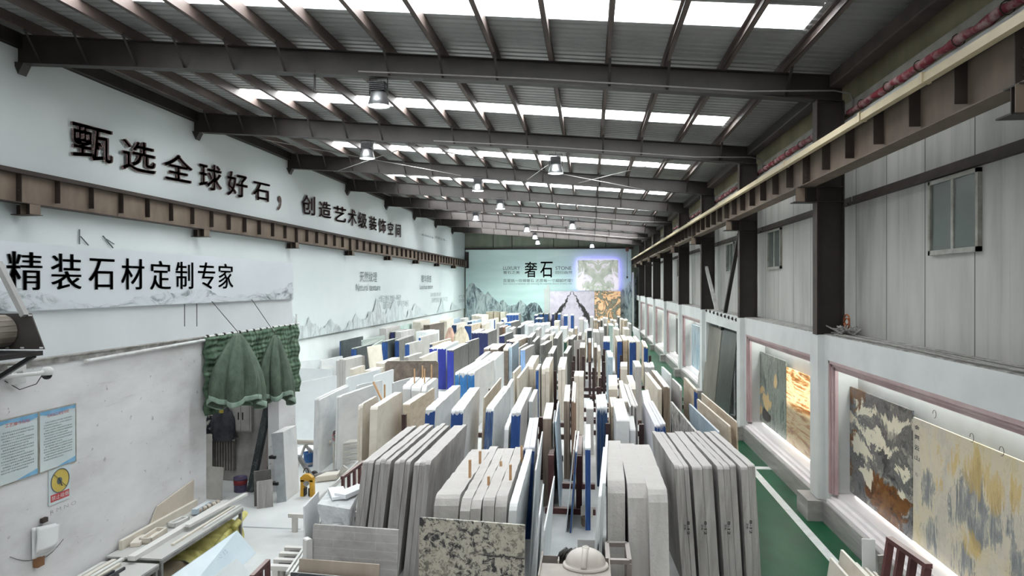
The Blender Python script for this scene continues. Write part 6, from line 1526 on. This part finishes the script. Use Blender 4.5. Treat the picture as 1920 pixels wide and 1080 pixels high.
q0, q1 = PZ(626, 880, 0), PZ(678, 874, 0)
for k, dy in enumerate((0, .32)):
    for i in range(4):
        z = .1+.13*i; MB().bar((q0.x, q0.y+dy, z), (q1.x, q1.y+dy, z), .025).build('rung', WOODW, lr)
    for q in (q0, q1): MB().bar((q.x, q.y+dy, 0), (q.x, q.y+dy, .56), .03).build('upright', WOODW, lr)
mb = MB()
for i in range(7): mb.bar((q0.x, q0.y+.045*i, .545), (q1.x, q1.y+.045*i, .545), .02)
mb.build('top_slats', WOODW, lr)
p = PZ(632, 832, .5); cl = thing('cable_coil', 'coil of pink and green cable on top of the ladder rack end', 'cable', (p.x, p.y, .56))
for i, (c3, ph) in enumerate((('c98f95', 0), ('6f9a8a', 1.2), ('3c4a55', 2.2))):
    MB().tube([(p.x+.1*math.cos(q*.42+ph), p.y+.05*math.sin(q*.42), .62+.02*i+.09*math.sin(q*.42+ph)+.003*q) for q in range(28)], .012, 6).build('loop', M('cable_%d' % i, c3, rough=.5), cl)
MB().bar(PZ(588, 901, .03), PX(560, 855, PZ(588, 901, 0).x-.05), .09, .05).build('steel_channel', M('grey_channel', '6d7072', '8a8c8d', rough=.5, scale=6), label='grey steel channel propped on the floor left of the blue can', cat='steel channel')
p = PZ(620, 890, 0); sp = thing('saw_arm', 'dusty grey arm with white plate lying before the ladder rack', 'machine part', (p.x, p.y, 0))
MB().tube([PZ(590, 893, .08), PZ(632, 884, .08)], .05, 10).build('arm', LEGM, sp, smooth=True)
MB().prism([PZ(632, 893, .05), PZ(643, 872, .3), PZ(652, 878, .3), PZ(648, 896, .05)], (.0, .03, 0)).build('plate', WOODW, sp)
MB().tube([PZ(588, 890, .08)+Vector((0, -.03, -.0)), PZ(588, 890, .08)+Vector((0, .05, 0))], .075, 14).build('hub', STEEL, sp)
MB().prism([PZ(590, 905, .01), PZ(632, 900, .01), PZ(640, 893, .01), PZ(612, 895, .01)], (0, 0, .12)).build('stone_offcut', CREAMP, label='cream curved offcut on the floor in front of the dusty grey arm', cat='stone piece', bevel=.02)
# yellow lifting clamp
p = PZ(577, 930, 0); yc = thing('lifting_clamp', 'yellow slab lifting clamp on the white floor beside the grey-ended pack', 'clamp', (p.x, p.y, 0))
YM = M('clamp_yellow', 'c99a2b', 'a87d24', rough=.5, scale=7)
MB().prism([(p.x-.13, p.y-.05, .28), (p.x+.13, p.y-.05, .28), (p.x+.11, p.y-.05, .36), (p.x+.03, p.y-.05, .42), (p.x-.06, p.y-.05, .42), (p.x-.13, p.y-.05, .36)], (0, .1, 0)).build('yoke', YM, yc, bevel=.004)
for s in (-1, 1):
    MB().prism([(p.x+s*.12, p.y-.05, .32), (p.x+s*.05, p.y-.05, .32), (p.x+s*.06, p.y-.05, .0), (p.x+s*.13, p.y-.05, .0)], (0, .1, 0)).build('jaw', YM, yc, bevel=.004)
    MB().box((p.x+s*.045-.015, p.y-.055, .02), (p.x+s*.045+.015, p.y+.055, .16)).build('pad', STEEL, yc)
MB().lathe((p.x-.0, p.y-.06, .26), [(.05, 0), (.05, .03)], 14, axis=(0, -1, 0)).build('pivot', LEGM, yc)
MB().tube([(p.x-.03+.05*math.cos(a), p.y, .44+.09*math.sin(a)) for a in [i*math.pi/8 for i in range(9)]], .01, 6).build('shackle', STEEL, yc)
# rack rail with maroon slats, long pale rail
rr_ = thing('rail_rack', 'pale rail with maroon slats running along the front left stack', 'rack', tuple(PZ(640, 915, 0)))
a, b = PZ(641, 896, .75), PZ(682, 866, .75)
MB().bar(a, b, .05, .05).build('top_rail', MAR, rr_)
for f in (.05, .3, .55, .8): q = a.lerp(b, f); MB().bar((q.x, q.y, .73), (q.x, q.y, 0), .07, .04).build('slat', MAR, rr_)
a2, b2 = PZ(583, 930, .2), PZ(682, 868, .72); 
MB().bar(PZ(586, 948, .03), b+Vector((-.12, .1, -.03)), .06, .06).build('long_rail', STW, label='long white square rail lying along the maroon slats', cat='rail')
# plastic wrapped machine
p = PZ(632, 975, .1); wm = thing('wrapped_machine', 'machine wrapped in dusty clear film with white foam sheets on top', 'wrapped machine', (p.x, p.y, 0))
t = NT('clear_dusty_film'); n = t.noise(t.mapping(), 7, 6, .65, 1.); t.bump(n.outputs[0], .7, .03)
WRAP = t.out(t.ramp(n.outputs[0], [(.3, 'bfc2c4'), (.7, 'dfe2e4')]), .25)
zz = .98
q = [PZ(595, 945, zz), PZ(656, 955, zz), PZ(672, 924, zz), PZ(622, 912, zz)]
mb = MB()
def wf(a, b):
    th = a*4; i = int(th) % 4; f = th-int(th); e = q[i].lerp(q[(i+1) % 4], f); c = (q[0]+q[1]+q[2]+q[3])/4
    k = 1-.14*math.sin(b*math.pi*.9)**2+.04*math.sin(a*40+b*6)*min(1, b*3); r = c+(e-c)*k
    return (r.x, r.y, zz-(.42+.06*math.sin(a*31))*b)
mb.grid(wf, 72, 12); mb.add(q, [(0, 1, 2, 3)]); mb.build('film', WRAP, wm, smooth=True)
c = (q[0]+q[1])/2; MB().lathe((c.x+.06, c.y-.02, zz-.42), [(.02, 0), (.1, .03), (.12, .1), (.07, .19), (.03, .2)], 14, sx=1.1).build('knot', WRAP, wm, smooth=True)
cc = (q[0]+q[1]+q[2]+q[3])/4
MB().box((cc.x-.2, cc.y-.3, 0), (cc.x+.2, cc.y+.3, zz-.3)).build('machine_body', STEEL, wm)
MB().obox(cc+Vector((-.06, .1, .035)), (.22, .5, .04), .5).build('foam_sheet', M('white_foam', 'e6e9ec', 'dde0e3', rough=.8), wm)
MB().obox(cc+Vector((.14, .12, .06)), (.2, .5, .06), -.35).build('foam_sheet', M('white_foam', 'e6e9ec'), wm)
facing('pale board leaning against the wrapped machine', 571, 598, 950, 921, 1.0, M('pale_board', 'd3d5d6', 'c6c8c9', rough=.6, scale=2), .02, .01, thick=.02, cat='board')
facing('low white panel standing left of the brick-scored slab', 575, 586, 1013, 1010, 1.05, STW, .0, .01, thick=.1, cat='panel')
# slotted white racks on the floor
def comb(lab, u0, v0, u1, v1, n, z):
    a, b = PZ(u0, v0, z), PZ(u1, v1, z); g = thing('slotted_rack', lab, 'rack', ((a.x+b.x)/2, (a.y+b.y)/2, 0))
    for i in range(n):
        q = a.lerp(b, (i+.5)/n); MB().box((q.x-.16, q.y-.04, z-.06), (q.x+.22, q.y+.04, z)).build('tooth', WOODW, g)
        MB().box((q.x-.1, q.y-.03, 0), (q.x-.02, q.y+.03, z-.06)).build('foot', WOODW, g)
        if i < n-1: e = a.lerp(b, (i+1)/n); MB().box((e.x-.08, e.y-.05, z-.07), (e.x+.2, e.y+.05, z-.035)).build('dark_gap_block', LB, g)  # black box added to stand in for the dark gap between teeth
    MB().bar((a.x+.2, a.y-.1, z-.09), (b.x+.2, b.y+.1, z-.09), .06, .06).build('beam', WOODW, g)
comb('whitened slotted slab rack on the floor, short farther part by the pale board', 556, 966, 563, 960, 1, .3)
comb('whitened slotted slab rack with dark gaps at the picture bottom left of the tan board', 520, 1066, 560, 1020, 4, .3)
for i in range(5):
    a, b = PZ(538+7*i, 1074+2*i, .45), PZ(572+5*i, 1024+4*i, .45)
    MB().bar(a, b, .03, .03).build('stone_strip', STW, label='thin white strip in the sheaf beside the slotted rack, %s from the rack' % ORD[i], cat='stone strip', group='sheaf of white strips')
a, b = PZ(472, 1083, .75), PZ(503, 1052, .75); g = thing('corner_rack', 'corner of a maroon rack rising at the picture bottom edge', 'rack', (a.x, a.y, 0))
MB().bar(a, b, .05, .05).build('top_rail', MAR, g)
for f in (0, .5, .95): q = a.lerp(b, f); MB().bar((q.x, q.y, .73), (q.x, q.y, 0), .05, .05).build('post', MAR, g)
# floor seam
a, b = PZ(456, 988, 0), PZ(572, 985, 0); struct(MB().box((a.x, a.y-.02, 0), (b.x, a.y+.02, .004)), 'floor_seam', M('seam_grey', '9aa0a2', rough=.7))
